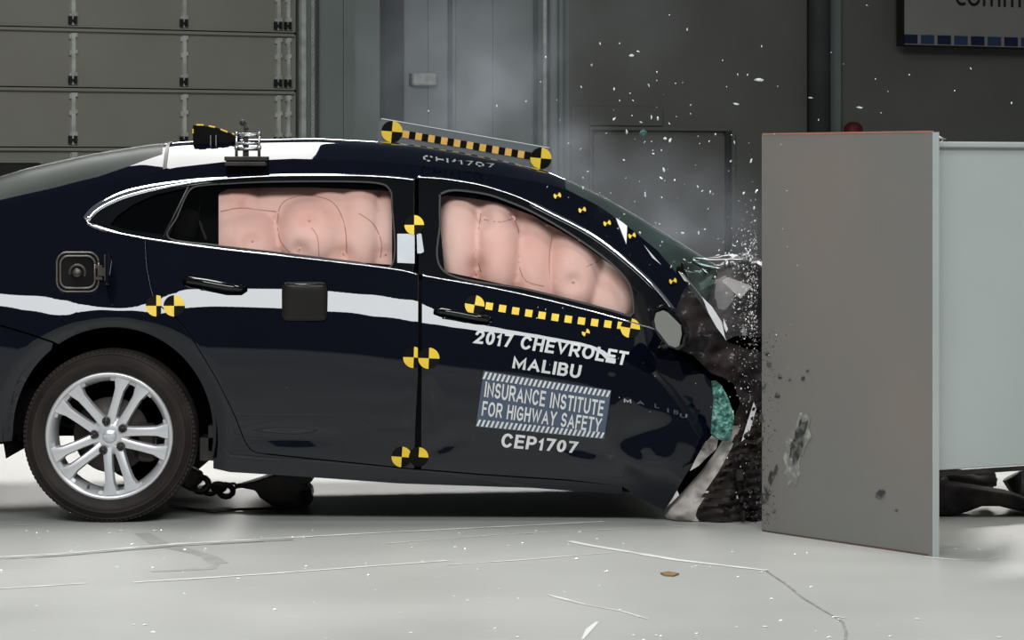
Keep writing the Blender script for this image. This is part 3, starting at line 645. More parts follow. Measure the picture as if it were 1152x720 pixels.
panel('window_glass', grow(fr_in, 2), 'side_glass', fdp, off=0.012, thick=0.0, grid=12)
ribbon('window_seal', smooth_curve(inner_r+[inner_r[0]]), 2.2, 'rubber', rdp, off=0.003, hgt=0.002)
ribbon('window_divider', [(184, 266), (198, 238), (212, 210)], 2.0, 'rubber', rdp, off=0.0, hgt=0.003)
ribbon('window_seal', smooth_curve(fr_in+[fr_in[0]]), 2.6, 'rubber', fdp, off=0.003, hgt=0.002)
# chrome mouldings
wu = [8.5 if p[0] < 150 else max(3.0, 8.5-(p[0]-150)*0.055) for p in upper_chrome]
ribbon('chrome_moulding', upper_chrome, wu, 'chrome', sp, off=-0.001, hgt=0.007)
ribbon('chrome_moulding', upper_front, [2.6 if p[0] < 600 else 4.2 for p in upper_front], 'chrome', sp, off=-0.001, hgt=0.007)
ribbon('chrome_moulding', belt_rear, [3.2 if p[0] < 130 else 2.4 for p in belt_rear], 'chrome', rdp, off=-0.001, hgt=0.007)
ribbon('chrome_moulding', belt_front, 2.5, 'chrome', fdp, off=-0.001, hgt=0.007)

# curtain airbags
def bag_fn(lobes, dimples, base=0.165, amp=0.14):
    def fn(x, y):
        h = 0.0
        for (cx, cy, rx, ry, hh) in lobes:
            r2 = abs((x-cx)/rx)**2.2+abs((y-cy)/ry)**2.2
            if r2 < 1: h = max(h, hh*math.sqrt(1-r2))
        d = base-amp*h
        for (cx, cy) in dimples: d += 0.030*math.exp(-((x-cx)**2+(y-cy)**2)/90.0)
        return S(x, y, d+0.006*noise.noise(Vector((x*0.06, y*0.03, 1.0)))+0.0015*noise.noise(Vector((x*0.2, y*0.1, 4.0))))
    return fn
lob_r = [(262, 232, 34, 26, 0.65), (276, 274, 40, 42, 0.95), (349, 262, 40, 44, 1.0), (372, 262, 32, 62, 0.72), (404, 256, 28, 60, 0.80), (436, 262, 18, 54, 0.6), (330, 228, 70, 20, 0.35)]
dim_r = [(284, 272), (348, 249), (337, 281), (386, 286), (434, 287), (277, 231)]
bfr = bag_fn(lob_r, dim_r)
ab = panel('curtain_airbag', [(246, 218), (256, 213), (300, 211), (350, 211), (420, 214), (428, 214), (446, 216), (446, 306), (300, 295), (246, 286)], 'airbag', car, fn=bfr, thick=0.03, grid=4.0, norm=False)
tag(ab, 'pink inflated curtain airbag behind the rear side window')
lob_f = [(516, 268, 25, 60, 0.85), (561, 277, 27, 64, 1.0), (602, 296, 25, 58, 0.72), (646, 302, 32, 50, 0.9), (690, 328, 28, 36, 0.55), (590, 240, 90, 26, 0.4)]
dim_f = [(545, 247), (577, 246), (645, 318), (536, 300)]
bff = bag_fn(lob_f, dim_f)
ab2 = panel('curtain_airbag', [(490, 226), (500, 220), (530, 223), (560, 228), (600, 243), (645, 268), (690, 300), (712, 322), (716, 360), (650, 352), (590, 336), (490, 312)], 'airbag', car, fn=bff, thick=0.03, grid=4.0, norm=False)
tag(ab2, 'pink inflated curtain airbag behind the front side window')
seam_r = [[(313, 238), (318, 228), (330, 222), (349, 220), (372, 226), (384, 242), (389, 262), (390, 286)], [(313, 240), (312, 255), (316, 272), (326, 284)], [(350, 256), (357, 266), (359, 290)], [(404, 240), (420, 252), (429, 272), (428, 290)], [(248, 238), (270, 234), (290, 236), (311, 238)]]
seam_f = [[(541, 240), (538, 262), (536, 285), (541, 306)], [(572, 240), (581, 252), (585, 272), (584, 298), (592, 316), (612, 322)], [(545, 247), (562, 250), (577, 246)], [(621, 266), (618, 290), (619, 318)], [(640, 262), (668, 268), (676, 290), (660, 300)]]
for (a, fn, dims, seams_) in ((ab, bfr, dim_r[:5], seam_r), (ab2, bff, dim_f, seam_f)):
    for P in seams_:
        P = smooth_curve(P, 5); ribbon('airbag_stitching', P, 1.1, 'airbag_seam', a, fn=fn, off=-0.001, hgt=0.001, n=3)
    for (x, y) in dims:
        p = fn(x, y); b = MB(); b.lathe([(0.001, -0.004), (0.004, -0.004), (0.0045, -0.002), (0.006, -0.003), (0.011, -0.004), (0.012, 0.0)], p, 'Y', 14); b.build('tether_button', 'airbag', a, True)
        b = MB(); b.lathe([(0.0005, -0.005), (0.0035, -0.0048), (0.004, -0.003)], p, 'Y', 10); b.build('tether_eyelet', 'airbag_seam', a)
# upright black sheet standing in for the unlit cabin behind the glass
panel('cabin_dark_sheet', [(110, 250), (170, 214), (240, 206), (330, 202), (440, 203), (540, 211), (600, 232), (660, 264), (730, 325), (745, 372), (740, 470), (250, 470), (150, 300)], 'liner', car, fn=lambda x, y: W(x, y, Y0+0.45), thick=0.03, grid=20, norm=False)
# head restraint shape and seat side, seen through the quarter glass
b = MB(); b.box(S(209, 254, 0.25), (0.11, 0.12, 0.15), Matrix.Rotation(0.3, 3, 'Y')); bevel(b.build('head_restraint', 'liner', car), 0.04, 3)
b = MB(); b.tube([S(228, 215, 0.2), S(222, 240, 0.22), S(232, 270, 0.2)], 0.008, 6); b.build('seat_belt', 'dark_steel', car, True)
# white sheet and marker on the B pillar
decal('pillar_sheet', [[(447, 263), (466.5, 263), (466.5, 296.5), (447, 295.5)]], 'paper', car, off=-0.003)
decal('pillar_sheet', [[(468.8, 262), (474, 263), (477, 283), (474, 285), (469.5, 285)]], 'paper', car, off=-0.003)
def target(cx, cy, r, parent=None, fn=None, off=-0.005, rot=0.0, back=True, quad=(0, 2), ya='yellow', xm=9999):
    """crash marker: black disc with two yellow quarters"""
    for q in quad:
        a0 = q*90+rot; P = [(cx, cy)]+circle(cx, cy, r, r, a0, a0+90, 7); P = [(min(x_, xm), y_) for x_, y_ in P]; decal('target_quarter', [P], ya, parent, fn, off-0.0012)
    for q in [k for k in range(4) if k not in quad]:
        if back: a0 = q*90+rot; P = [(cx, cy)]+circle(cx, cy, r, r, a0, a0+90, 7); P = [(min(x_, xm), y_) for x_, y_ in P]; decal('target_quarter', [P], 'black', parent, fn, off-0.001)
target(466, 253, 11, sp, off=-0.004)
target(188, 343, 0, sp) if False else None
target(176, 344, 12, sp, off=-0.003, quad=(0, 2), xm=181); target(196, 344, 12, rdp, off=-0.005, quad=(0, 2), rot=0)
target(465.5, 402, 12, rdp, rot=-2, off=-0.003, xm=470); target(482.5, 403, 12, fdp, rot=-2, off=-0.005)
target(452, 514, 11.5, rdp, rot=-4, off=-0.003); target(471, 514, 11, fdp, rot=-4, off=-0.004, quad=(0,))
# marker strip on the front door
target(534, 343, 11, fdp, rot=-10); target(709, 369, 11, fdp, rot=-10)
P0, P1 = np.array((543, 343)), np.array((706, 367)); dq = (P1-P0)/11
for i in range(11):
    c = P0+dq*(i+0.5); c[1] += -2.0*math.sin(math.pi*(i+.5)/11)*(-1)
    t = np.array((4.0, 0.6)); q = np.array((-0.6, 4.0))
    decal('marker_square', [[tuple(c-t-q), tuple(c+t-q), tuple(c+t+q), tuple(c-t+q)]], 'yellow', fdp)
for (x, y) in ((659, 374),): target(x, y, 4.5, fdp, rot=-15)
for (x, y) in ((627, 220), (655, 236), (683, 251), (711, 265), (757, 316)): target(x, y, 4.2, sp, rot=-30)
# door lettering and agency plate
text_on('lettering', '2017 CHEVROLET', [(536, 371), (708, 396), (704, 411.5), (533, 386)], 'white', fdp, bold=0.19, space=1.0, bend=-1.5)
text_on('lettering', 'MALIBU', [(578, 400), (655, 411), (652, 426), (576, 414)], 'white', fdp, bold=0.19)
text_on('lettering', 'CEP1707', [(565.5, 487), (651, 497), (648, 510), (563, 503)], 'white', fdp, bold=0.19)
PL = [(544, 417), (687.5, 439), (679.5, 494), (535.5, 480)]
def plq(u, v):
    TL, TR, BR, BL = [np.array(q, float) for q in PL]; return tuple((TL*(1-u)+TR*u)*(1-v)+(BL*(1-u)+BR*u)*v)
panel('agency_plate', PL, 'slate', fdp, off=-0.004, thick=0.002, grid=9)
for (v0, v1) in ((0.015, 0.145), (0.865, 0.985)):
    b_ = []
    for i in range(28):
        u = i/28; b_.append([plq(u+0.016, v0), plq(min(u+0.034, 1), v0), plq(u+0.018, v1), plq(u, v1)])
    decal('hatch_band', b_, 'white', fdp, off=-0.007, th=0.001)
text_on('lettering', 'INSURANCE INSTITUTE', [(546.5, 429), (680.5, 451), (678, 468.5), (544.5, 446.5)], 'white', fdp, off=-0.0075, bold=0.17)
text_on('lettering', 'FOR HIGHWAY SAFETY', [(543.5, 451), (677.5, 470.5), (675, 486.5), (541.5, 467.5)], 'white', fdp, off=-0.0075, bold=0.02)
for chh, x, y in zip('MALIBU', (706, 720.5, 739, 751.5, 760.5, 769), (450.5, 452.5, 456.5, 461.5, 463.5, 467.5)):
    w = 4.2 if chh in 'MAU' else 2.6 if chh != 'I' else 1.0
    text_on('badge_letter', chh, [(x-w, y-2.6), (x+w, y-1.6), (x+w, y+3), (x-w, y+2)], 'chrome', fdp, off=-0.006, bold=0.0)
# door handles
def handle(pts, r, parent, cup):
    ribbon('handle_recess', cup, 15, 'gloss_black', parent, off=-0.001, hgt=0.002)
    b = MB(); b.tube([S(x, y, o) for (x, y, o) in pts], r, 10); b.build('handle', 'gloss_black', parent, True)
    b = MB(); b.tube([S(x, y-1.5, o-0.010) for (x, y, o) in pts[1:-1]], 0.0035, 8); b.build('handle_trim', 'chrome', parent, True)
handle([(207, 317, -0.004), (214, 315.5, -0.022), (232, 318.5, -0.028), (255, 323, -0.03), (270, 324.5, -0.024), (276, 325, -0.004)], [0.012, 0.017, 0.018, 0.018, 0.016, 0.012], rdp, smooth_curve([(226, 321), (242, 322), (258, 325)]))
handle([(489, 351, -0.004), (497, 350, -0.022), (515, 353, -0.028), (535, 357, -0.028), (548, 359, -0.022), (552, 360, -0.004)], [0.010, 0.014, 0.015, 0.015, 0.014, 0.010], fdp, smooth_curve([(498, 353), (512, 355), (526, 358)]))
# black cover stuck on the rear door
def rrect(x0, y0, x1, y1, r, sk=0):
    P = []
    for (cx, cy, a0) in ((x1-r, y0+r, 90), (x0+r, y0+r, 180), (x0+r, y1-r, 270), (x1-r, y1-r, 0)):
        pass
    for (cx, cy, a0) in ((x1-r, y0+r, 0), (x0+r, y0+r, 90), (x0+r, y1-r, 180), (x1-r, y1-r, 270)):
        for i in range(6):
            a = math.radians(a0+18*i); P.append((cx+r*math.cos(a), cy-r*math.sin(a)))
    return P
def cover_fn(x, y): return W(x, y, Y0+float(D(343, 364))-0.018+0.02*(max(abs(x-343)/26, abs(y-339)/23)**6)*0.6)
cv = panel('port_cover', rrect(317, 317, 368, 361, 7), 'cover_black', car, fn=cover_fn, thick=0.05, grid=5); tag(cv, 'black square cover on the rear door')
ribbon('cover_lip', [(319, 320), (343, 320.5), (366, 320)], 2.0, 'gloss_black', cv, fn=cover_fn, off=0.0, hgt=0.003)
# open fuel filler
fo = panel('filler_recess', rrect(65, 285, 110, 328, 9), 'liner', car, off=-0.003, thick=0.003); tag(fo, 'open fuel filler recess')
M['brown_metal'] = mat('brown_bezel', (0.05, 0.042, 0.036), 0.35, 0.3, col2=(0.08, 0.068, 0.058), noise_scale=12)
for g, w, of in ((0, 2.2, -0.004), (-4, 2.4, -0.006)):
    P = rrect(64-g, 284-g, 111+g, 328+g, 11+g/2); ribbon('filler_bezel', P+[P[0]], w, 'brown_metal', fo, off=of, hgt=0.004)
p = S(87, 307, -0.004)
b = MB(); b.lathe([(0.036, 0.0), (0.036, -0.003), (0.030, -0.005), (0.026, -0.001)], p, 'Y', 24); b.build('filler_ring', 'brown_metal', fo, True)
b = MB(); b.lathe([(0.001, -0.016), (0.015, -0.016), (0.018, -0.012), (0.018, 0.0)], p, 'Y', 20); b.box(p+Vector((0, -0.018, 0)), (0.03, 0.008, 0.009)); b.build('filler_cap', 'brown_metal', fo, True)
b = MB(); b.box(S(116, 306, -0.02), (0.04, 0.03, 0.03)); b.box(S(111, 300, -0.01), (0.03, 0.012, 0.012)); b.box(S(111, 313, -0.01), (0.03, 0.012, 0.012)); b.build('filler_hinge', 'brown_metal', fo)
b = MB(); q = S(121, 301, -0.075); b.box(q, (0.014, 0.13, 0.135), Matrix.Rotation(0.10, 3, 'Z')); bevel(b.build('filler_flap', 'paint', fo), 0.01, 3)
b = MB(); b.box(q+Vector((-0.009, -0.0, 0.0)), (0.006, 0.10, 0.10), Matrix.Rotation(0.10, 3, 'Z')); b.build('flap_liner', 'brown_metal', fo)

# black backing sheet added so the panel gaps look shaded; then liner, underbody
def inner(x, y): return S(x, y, 0.035)
iout = [(-130, 275), (0, 262), (97, 256), (250, 286), (470, 314), (740, 378), (790, 430), (790, 490), (740, 556), (600, 545), (450, 540), (258, 526), (246, 500)]+[(127+121*math.cos(a), 487-127*math.sin(a)) for a in [math.pi*i/24 for i in range(25)]]+[(-10, 492), (-130, 480)]
panel('gap_backing', iout, 'liner', car, fn=inner, thick=0, grid=12, norm=False)
b = MB()
wc = W(126, 494, Y0+0.11)
# wheel well: half tube
P = []; n = 24
vs_ = []; fs = []
for i in range(n+1):
    a = math.pi*(-0.08+1.16*i/n); rx, rz = 0.42, 0.435
    for y in (Y0+0.03, Y0+0.55): vs_.append(Vector((wc.x+rx*math.cos(a), y, 0.36+rz*math.sin(a))))
for i in range(n): fs.append((2*i, 2*i+1, 2*i+3, 2*i+2))
vs_ += [Vector((wc.x+0.42*math.cos(math.pi*i/16), Y0+0.55, 0.30+0.49*math.sin(math.pi*i/16))) for i in range(17)]; k0 = 2*(n+1); fs.append(tuple(range(k0, k0+17)))
b.add(vs_, fs); b.build('wheel_liner', 'liner', car, True)
b = MB(); x0 = (240-CX)/287; x1 = (790-CX)/287
b.box(((x0+x1)/2, YC, 0.36), (x1-x0, 1.6, 0.08), Matrix.Rotation(0.045, 3, 'Y')); b.box(((-60-CX)/287, YC, 0.42), (0.7, 1.4, 0.18)); b.box(((127-CX)/287, YC, 0.62), (1.0, 0.75, 0.2)); b.build('underbody', 'liner', car)
b = MB(); b.tube([W(20, 488, Y0+0.5), W(-20, 486, Y0+0.5)], 0.012, 6); b.tube([W(30, 490, Y0+0.4), W(-40, 500, Y0+0.45), W(-90, 498, Y0+0.5)], 0.02, 8); b.build('exhaust', 'dark_steel', car, True)
b = MB(); b.box(W(236, 503, Y0+0.2), (0.06, 0.2, 0.09)); b.box(W(240, 492, Y0+0.15), (0.03, 0.1, 0.1)); b.build('jacking_bracket', 'dark_steel', car)
vs_ = []; fs = []; nz_, ny_ = 16, 24                        # tail panel closes the body behind the rear bumper
for i in range(nz_+1):
    py = 258+(482-258)*i/nz_; d = float(D(-188, py)); P_ = W(-188, py, Y0+d)
    for j in range(ny_+1):
        v = j/ny_; vs_.append(Vector((P_.x-0.14*(1-(2*v-1)**4)*(0.6+0.4*i/nz_), P_.y+(2*YC-2*P_.y)*v, P_.z)))
for i in range(nz_):
    for j in range(ny_): fs.append((i*(ny_+1)+j, i*(ny_+1)+j+1, (i+1)*(ny_+1)+j+1, (i+1)*(ny_+1)+j))
b = MB(); b.add(vs_, fs); b.build('tail_panel', 'paint', car, True)
# far flank: a mirrored skin with open windows
far_out = quarter + [(800, 420), (803, 470), (760, 540), (700, 552), (450, 540), (258, 528), (240, 512)]+arch[::-1][1:]+[(-60, 498), (-192, 480)]
far_w = [(130, 250), (180, 213), (300, 204), (450, 206), (560, 220), (700, 305), (730, 360), (600, 326), (470, 301), (300, 279)]
panel('far_side_panel', far_out, 'paint', car, holes=[far_w], grid=14, mirror=True)

# roof, rear glass, windscreen: lofts between the two roof rails
def efn(u):
    t = 1-abs(u)
    return 5.9*t-7*t*t if t < 0.13 else 0.6487+0.3513*(1-math.exp(-(t-0.13)*11.6))
def loft(name, x_near, near_py, m, u0=-1.0, u1=1.0, nu=40, p=2.2, q=1.35, dn=None, lift=0.0, parent=None, inset=None):
    vs_ = []; xs = x_near; nrows = []
    for px in xs:
        py = near_py(px); d = float(D(px, py)) if dn is None else dn(px); P = W(px, py, Y0+d)
        pc = CX+P.x*F/YC; zc = CH-(float(topf(pc))-HY)*YC/F
        half = 0.925-d; row = []; a0 = u0(px) if callable(u0) else u0; a1 = u1(px) if callable(u1) else u1
        for k in range(nu+1):
            u = a0+(a1-a0)*k/nu; e = efn(u)
            row.append(Vector((P.x, YC+u*half, P.z+(zc-P.z)*e+lift)))
        nrows.append(row)
    vs_ = [v for r_ in nrows for v in r_]; fs = []
    for i in range(len(xs)-1):
        for k in range(nu): fs.append((i*(nu+1)+k, i*(nu+1)+k+1, (i+1)*(nu+1)+k+1, (i+1)*(nu+1)+k))
    b = MB(); b.add(vs_, fs); return b.build(name, m, parent or car, True)
def us(a, b, n):                         # denser near the rails
    return [a+(b-a)*k/n for k in range(n+1)]
near_r = lambda x: float(railf(x))
roof = loft('roof', list(np.arange(180, 642, 6.0)), near_r, 'paint', -1, 1, 90)
ub = lambda x: float(np.interp(x, [-190, 60, 110, 150, 187], [0.975, 0.975, 0.965, 0.93, 0.88]))
loft('rear_pillar', list(np.arange(-186, 187, 6.0)), near_r, 'paint', -1.0, lambda x: -ub(x), 14)
loft('rear_pillar', list(np.arange(-186, 187, 6.0)), near_r, 'paint', ub, 1.0, 14)
rg = loft('rear_glass', list(np.arange(-186, 187, 6.0)), near_r, 'rear_glass', lambda x: -ub(x), ub, 90)
loft('glass_seal', [183.0, 185.0, 187.0], near_r, 'rubber', -1, 1, 60, lift=0.004)
tag(rg, 'sloping dark rear window')
ws = loft('windscreen', list(np.arange(636, 842, 6.0)), lambda x: float(np.interp(x, [633, 673, 703, 740, 773, 800, 850], [213, 234, 256, 287, 328, 350, 385])), 'windscreen', -1, 1, 60, dn=lambda x: float(D(x, railf(x)))+0.03)
tag(ws, 'cracked green-tinted windscreen')
# roof joint line and pillar seam
fnr = lambda x, y: S(x, y)
# parcel shelf and dark cabin under the rear glass
b = MB(); b.box(((150-CX)/287, YC, 1.02), (2.2, 1.2, 0.04)); b.box(((-20-CX)/287, YC, 1.0), (1.0, 1.3, 0.3)); b.build('parcel_shelf', 'liner', car)

# ------------------------------------------------------------------ crushed front
def crumple_fn(Yb, amp, sc, seed, slope=(0, 0)):
    def fn(x, y):
        v = noise.noise(Vector((x*sc, y*sc, seed)))+0.5*noise.noise(Vector((x*sc*2.7, y*sc*2.7, seed+5)))
        return W(x, y, Yb+amp*v+slope[0]*(x-800)+slope[1]*(y-400))
    return fn
fender = [(745, 374), (760, 350), (768, 330), (773, 322), (786, 338), (800, 358), (817, 384), (838, 392), (862, 398), (900, 402), (950, 470), (940, 560), (880, 580), (850, 520), (838, 470), (826, 432), (812, 424), (800, 420), (780, 400), (760, 392)]
ff = panel('fender', fender, 'crushed', car, fn=crumple_fn(Y0+0.12, 0.07, 0.035, 2.0, (0.0016, 0)), thick=0.01, grid=4.5, norm=False); tag(ff, 'crushed front fender')
panel('fender_inner', [(790, 420), (850, 400), (960, 420), (960, 570), (860, 585), (770, 575), (760, 545), (795, 500)], 'liner', ff, fn=crumple_fn(Y0+0.42, 0.06, 0.03, 8.0), thick=0.01, grid=8, norm=False)
# hood: buckled sheet running on behind the barrier plate
vs_ = []; fs = []; nx, ny = 46, 26; xA = (778-CX)/284; xB = 2.05
for i in range(nx+1):
    for j in range(ny+1):
        x = xA+(xB-xA)*i/nx; v = j/ny; y = Y0+0.16+(0.6*max(0, (i/nx-0.15)))*(1-v)*0.9+v*1.5
        z = 0.98-0.02*(x-xA)**2*2-0.30*abs(2*v-1)**4+0.035*noise.noise(Vector((x*4, y*3, 3)))+0.05*math.exp(-((x-0.95)/0.12)**2)*(1-0.5*v)
        z -= 0.35*max(0, (x-1.6)/0.45)**2
        z += 0.02*noise.noise(Vector((x*13, y*9, 1)))
        vs_.append(Vector((x, y, z)))
for i in range(nx):
    for j in range(ny): fs.append((i*(ny+1)+j, i*(ny+1)+j+1, (i+1)*(ny+1)+j+1, (i+1)*(ny+1)+j))
b = MB(); b.add(vs_, fs); hd = b.build('hood', 'crushed', car, True); tag(hd, 'buckled dark hood')
# front end beyond the barrier: bumper, far wheel, grille block
b = MB(); b.box((1.15, Y0+1.15, 0.62), (1.5, 1.0, 0.42)); bevel(b.build('engine_bay', 'liner', car), 0.08, 3)
# bumper beam / lower grille seen under the barrier box
b = MB(); vs_ = []
pts = [Vector((1.05, Y0+0.75, 0.30)), Vector((1.45, Y0+0.95, 0.27)), Vector((1.95, Y0+1.15, 0.30)), Vector((2.5, Y0+1.45, 0.33))]
b = MB(); b.tube([W(1049, 534, 13.6), W(1090, 537, 13.6), W(1100, 541, 13.6), W(1120, 539, 13.6)], 0.03, 8); b.tube([W(1100, 536, 13.7), W(1115, 548, 13.7)], 0.045, 8); b.tube([W(1050, 545, 13.5), W(1066, 538, 13.5)], 0.02, 8); b.tube([W(1140, 535, 13.7), W(1152, 560, 13.7), W(1165, 566, 13.7)], 0.05, 8)
b.build('torn_bracket', 'dark_steel', car, True)
P = [(1040, 540), (1062, 545), (1085, 548), (1110, 552), (1138, 556), (1156, 562), (1175, 570), (1175, 578), (1150, 576), (1125, 570), (1105, 570), (1086, 577), (1072, 581), (1040, 582)]
b = MB(); n = len(P); a = [W(x, y, 13.22) for x, y in P]; c2 = [v+Vector((0, 0.22, 0)) for v in a]; b.add(a+c2, [tuple(range(n)), tuple(range(n, 2*n))[::-1]]+[(i, (i+1) % n, n+(i+1) % n, n+i) for i in range(n)])
fb = bevel(b.build('front_bumper', 'crushed', car), 0.02, 3); tag(fb, 'torn dark lower front bumper')
# pillar-foot chrome creases and cowl pieces
def W3(x, y, d): return W(x, y, Y0+d)
ribbon('fender_crease', smooth_curve([(766, 306), (786, 330), (800, 352), (817, 383)]), 1.6, 'chrome', ff, fn=lambda x, y: W(x, y, Y0+0.06), hgt=0.004)
def plate(name, P, Yb, m, parent, th=0.006, tilt=(0, 0)):
    cx = sum(p[0] for p in P)/len(P); cy = sum(p[1] for p in P)/len(P)
    a = [W(x, y, Yb+tilt[0]*(x-cx)/287+tilt[1]*(y-cy)/287) for x, y in P]; n = len(P); b = MB()
    b.add(a+[v+Vector((0, th, 0)) for v in a], [tuple(range(n)), tuple(range(n, 2*n))[::-1]]+[(i, (i+1) % n, n+(i+1) % n, n+i) for i in range(n)])
    return b.build(name, m, parent)
M['pale_metal'] = mat('bare_pale_metal', (0.42, 0.38, 0.38), 0.35, 0.3, col2=(0.52, 0.48, 0.48), noise_scale=9)
M['bright_metal'] = mat('bright_torn_edge', (0.75, 0.74, 0.74), 0.3, 0.3, col2=(0.85, 0.84, 0.84), noise_scale=9)
plate('torn_edge', [(790, 334), (801, 345), (812, 362), (816, 381), (806, 368), (797, 352)], Y0+0.05, 'bright_metal', ff)
plate('torn_edge', [(814, 358), (819, 370), (817, 374), (814, 366)], Y0+0.05, 'bright_metal', ff)
plate('torn_edge', [(763, 305), (770, 309), (776, 318), (770, 316)], Y0+0.07, 'bright_metal', ff)
plate('torn_edge', [(724, 275), (730, 282), (744, 298), (734, 290)], Y0+0.10, 'bright_metal', sp)
plate('torn_edge', [(848, 452), (851, 460), (842, 490), (834, 497), (838, 484)], Y0+0.03, 'bright_metal', ff)
plate('torn_edge', [(812, 316), (820, 312), (846, 322), (833, 336)], Y0+0.10, 'pale_metal', hd)
# wipers and cowl bar
b = MB(); b.tube([W3(780, 291, 0.5), W3(800, 292.5, 0.5), W3(826, 292, 0.5), W3(850, 293, 0.5)], 0.006, 6); b.tube([W3(779, 293, 0.5), W3(790, 299, 0.5), W3(815, 304, 0.5), W3(850, 305, 0.5)], 0.011, 6)
b.tube([W3(818, 293, 0.5), W3(817, 303, 0.5)], 0.012, 6); b.tube([W3(790, 303, 0.48), W3(800, 311, 0.46), W3(806, 318, 0.45)], 0.006, 6)
o = b.build('wiper', 'steel', car, True)
# side mirror
mr = MB(); q = W(751, 370, Y0-0.10)
mo = [(733, 364), (735, 350), (744, 344), (752, 345), (767, 362), (772, 376), (770, 389), (763, 394), (752, 390), (741, 379)]
n = len(mo); a = [W(x, y, Y0-0.14) for x, y in mo]; c2 = [W(754+(x-752)*0.8+6, 368+(y-368)*0.8-2, Y0-0.02) for x, y in mo]; c3 = [W(752+(x-752)*0.75, 368+(y-368)*0.78, Y0-0.17) for x, y in mo]
mr.add(a+c2, [(i, (i+1) % n, n+(i+1) % n, n+i) for i in range(n)]+[tuple(range(n, 2*n))[::-1]])
c4 = [W(752+(x-752)*0.86, 368+(y-368)*0.88, Y0-0.142) for x, y in mo]; mr.add(a+c4, [(i, (i+1) % n, n+(i+1) % n, n+i) for i in range(n)])
mo_ = mr.build('wing_mirror', 'gloss_black', car); smooth_angle(mo_)
g = MB(); g.add([W(x, y, Y0-0.146) for x, y in ((736, 360), (738, 352), (746, 349), (752, 352), (766, 366), (767, 376), (764, 389), (760, 391), (752, 388), (738, 370))], [tuple(range(10))]); g.build('mirror_glass', 'mirror_glass', mo_)
b = MB(); b.tube([W(744, 392, Y0-0.02), W(752, 384, Y0-0.06)], 0.02, 8); b.tube([W(740, 346, Y0-0.15), W(748, 342, Y0-0.13), W(760, 352, Y0-0.12)], 0.004, 6); b.build('mirror_arm', 'gloss_black', mo_, True)
# crazed teal glass lump
tg = panel('shattered_glass', [(801, 429), (806, 429), (812, 434), (818, 445), (822, 455), (826, 468), (824, 485), (820, 497), (810, 495), (800, 488), (801, 470), (803, 450)], 'teal_glass', car, fn=crumple_fn(Y0-0.02, 0.05, 0.13, 4.0), thick=0.03, grid=2.6, norm=False)
tag(tg, 'crazed green glass lump')
# torn pale arch liner above the front wheel
panel('torn_liner', [(801, 490), (808, 494), (806, 505), (796, 514), (786, 524), (776, 530), (784, 514), (792, 500)], 'scuffed_tyre', car, fn=crumple_fn(Y0-0.01, 0.04, 0.09, 6.0), thick=0.01, grid=4, norm=False)

# ------------------------------------------------------------------ wheels
def tyre_prof(R=0.340, rim=0.245, w=0.112):
    P = [(rim, -0.085), (rim+0.010, -0.098), (rim+0.035, -w-0.001), (rim+0.055, -w-0.003), (R-0.030, -w+0.010), (R-0.016, -w+0.020), (R-0.005, -w+0.034)]
    P += [(R, -w+0.05), (R, -0.034), (R-0.008, -0.032), (R-0.008, -0.024), (R, -0.022), (R, 0.022), (R-0.008, 0.024), (R-0.008, 0.032), (R, 0.034), (R, w-0.05)]
    P += [(R-0.016, w-0.02), (rim+0.055, w+0.003), (rim+0.01, 0.098), (rim, 0.085)]
    return P
wheel = empty('wheel'); wheel.parent = car
ct = W(126, 493.5, Y0+0.125); ct = Vector((ct.x, Y0+0.125, 0.340)); RIM = 0.240
b = MB(); b.lathe(tyre_prof(), ct, 'Y', 96); ty = b.build('tyre', 'tyre', wheel); smooth_angle(ty, 25)
b = MB(); b.lathe([(0.322, -0.0975), (0.324, -0.0985), (0.326, -0.0975)], ct, 'Y', 96); b.lathe([(0.285, -0.1155), (0.287, -0.1175), (0.289, -0.1155)], ct, 'Y', 96); b.build('tyre_rib', 'tyre', wheel, True)
tb = MB()
for k in range(110):                                     # tread blocks on the shoulders
    a = 2*math.pi*k/110
    for s in (-1, 1):
        c = ct+Vector((0.333*math.cos(a), s*0.070, 0.333*math.sin(a))); tb.box(c, (0.010, 0.030, 0.013), Matrix.Rotation(-a, 3, 'Y'))
tag(tb.build('tread_blocks', 'tyre', wheel), kind='stuff')
b = MB(); b.lathe([(0.250, -0.088), (0.252, -0.094), (0.247, -0.099), (0.238, -0.098), (0.232, -0.090), (0.222, -0.078), (0.216, -0.04), (0.212, 0.0), (0.218, 0.07), (0.245, 0.085)], ct, 'Y', 96); b.build('rim', 'alloy', wheel, True)
def spoke(a_hub, a_rim):
    """a curved alloy spoke from the hub to the rim"""
    b = MB(); N = 12; n = 8; vs_ = []; fs = []
    h = np.array((math.cos(a_hub), math.sin(a_hub)))*0.050; r = np.array((math.cos(a_rim), math.sin(a_rim)))*0.232
    for i in range(N+1):
        t = i/N; c = h*(1-t)+r*t; dr = (r-h)/np.linalg.norm(r-h); q = np.array((-dr[1], dr[0]))
        w = 0.020-0.003*math.sin(math.pi*min(1, t*1.15))+0.013*max(0, t-0.75)/0.25; dep = -0.070-0.018*math.sin(math.pi*t*0.55)
        if i == N: dep = -0.088
        prof = [(-1.15, 0.03), (-1, 0.006), (-0.88, -0.004), (-0.30, -0.007), (0.30, -0.007), (0.88, -0.004), (1, 0.006), (1.15, 0.03)]
        for (s, y) in prof:
            p = c+q*s*w; vs_.append(ct+Vector((p[0], dep+y, p[1])))
    for i in range(N):
        for k in range(n): fs.append((i*n+k, i*n+(k+1) % n, (i+1)*n+(k+1) % n, (i+1)*n+k))
    b.add(vs_, fs+[tuple(range(n)), tuple(N*n+k for k in range(n))]); o = b.build('spoke', 'alloy', wheel); smooth_angle(o, 40)
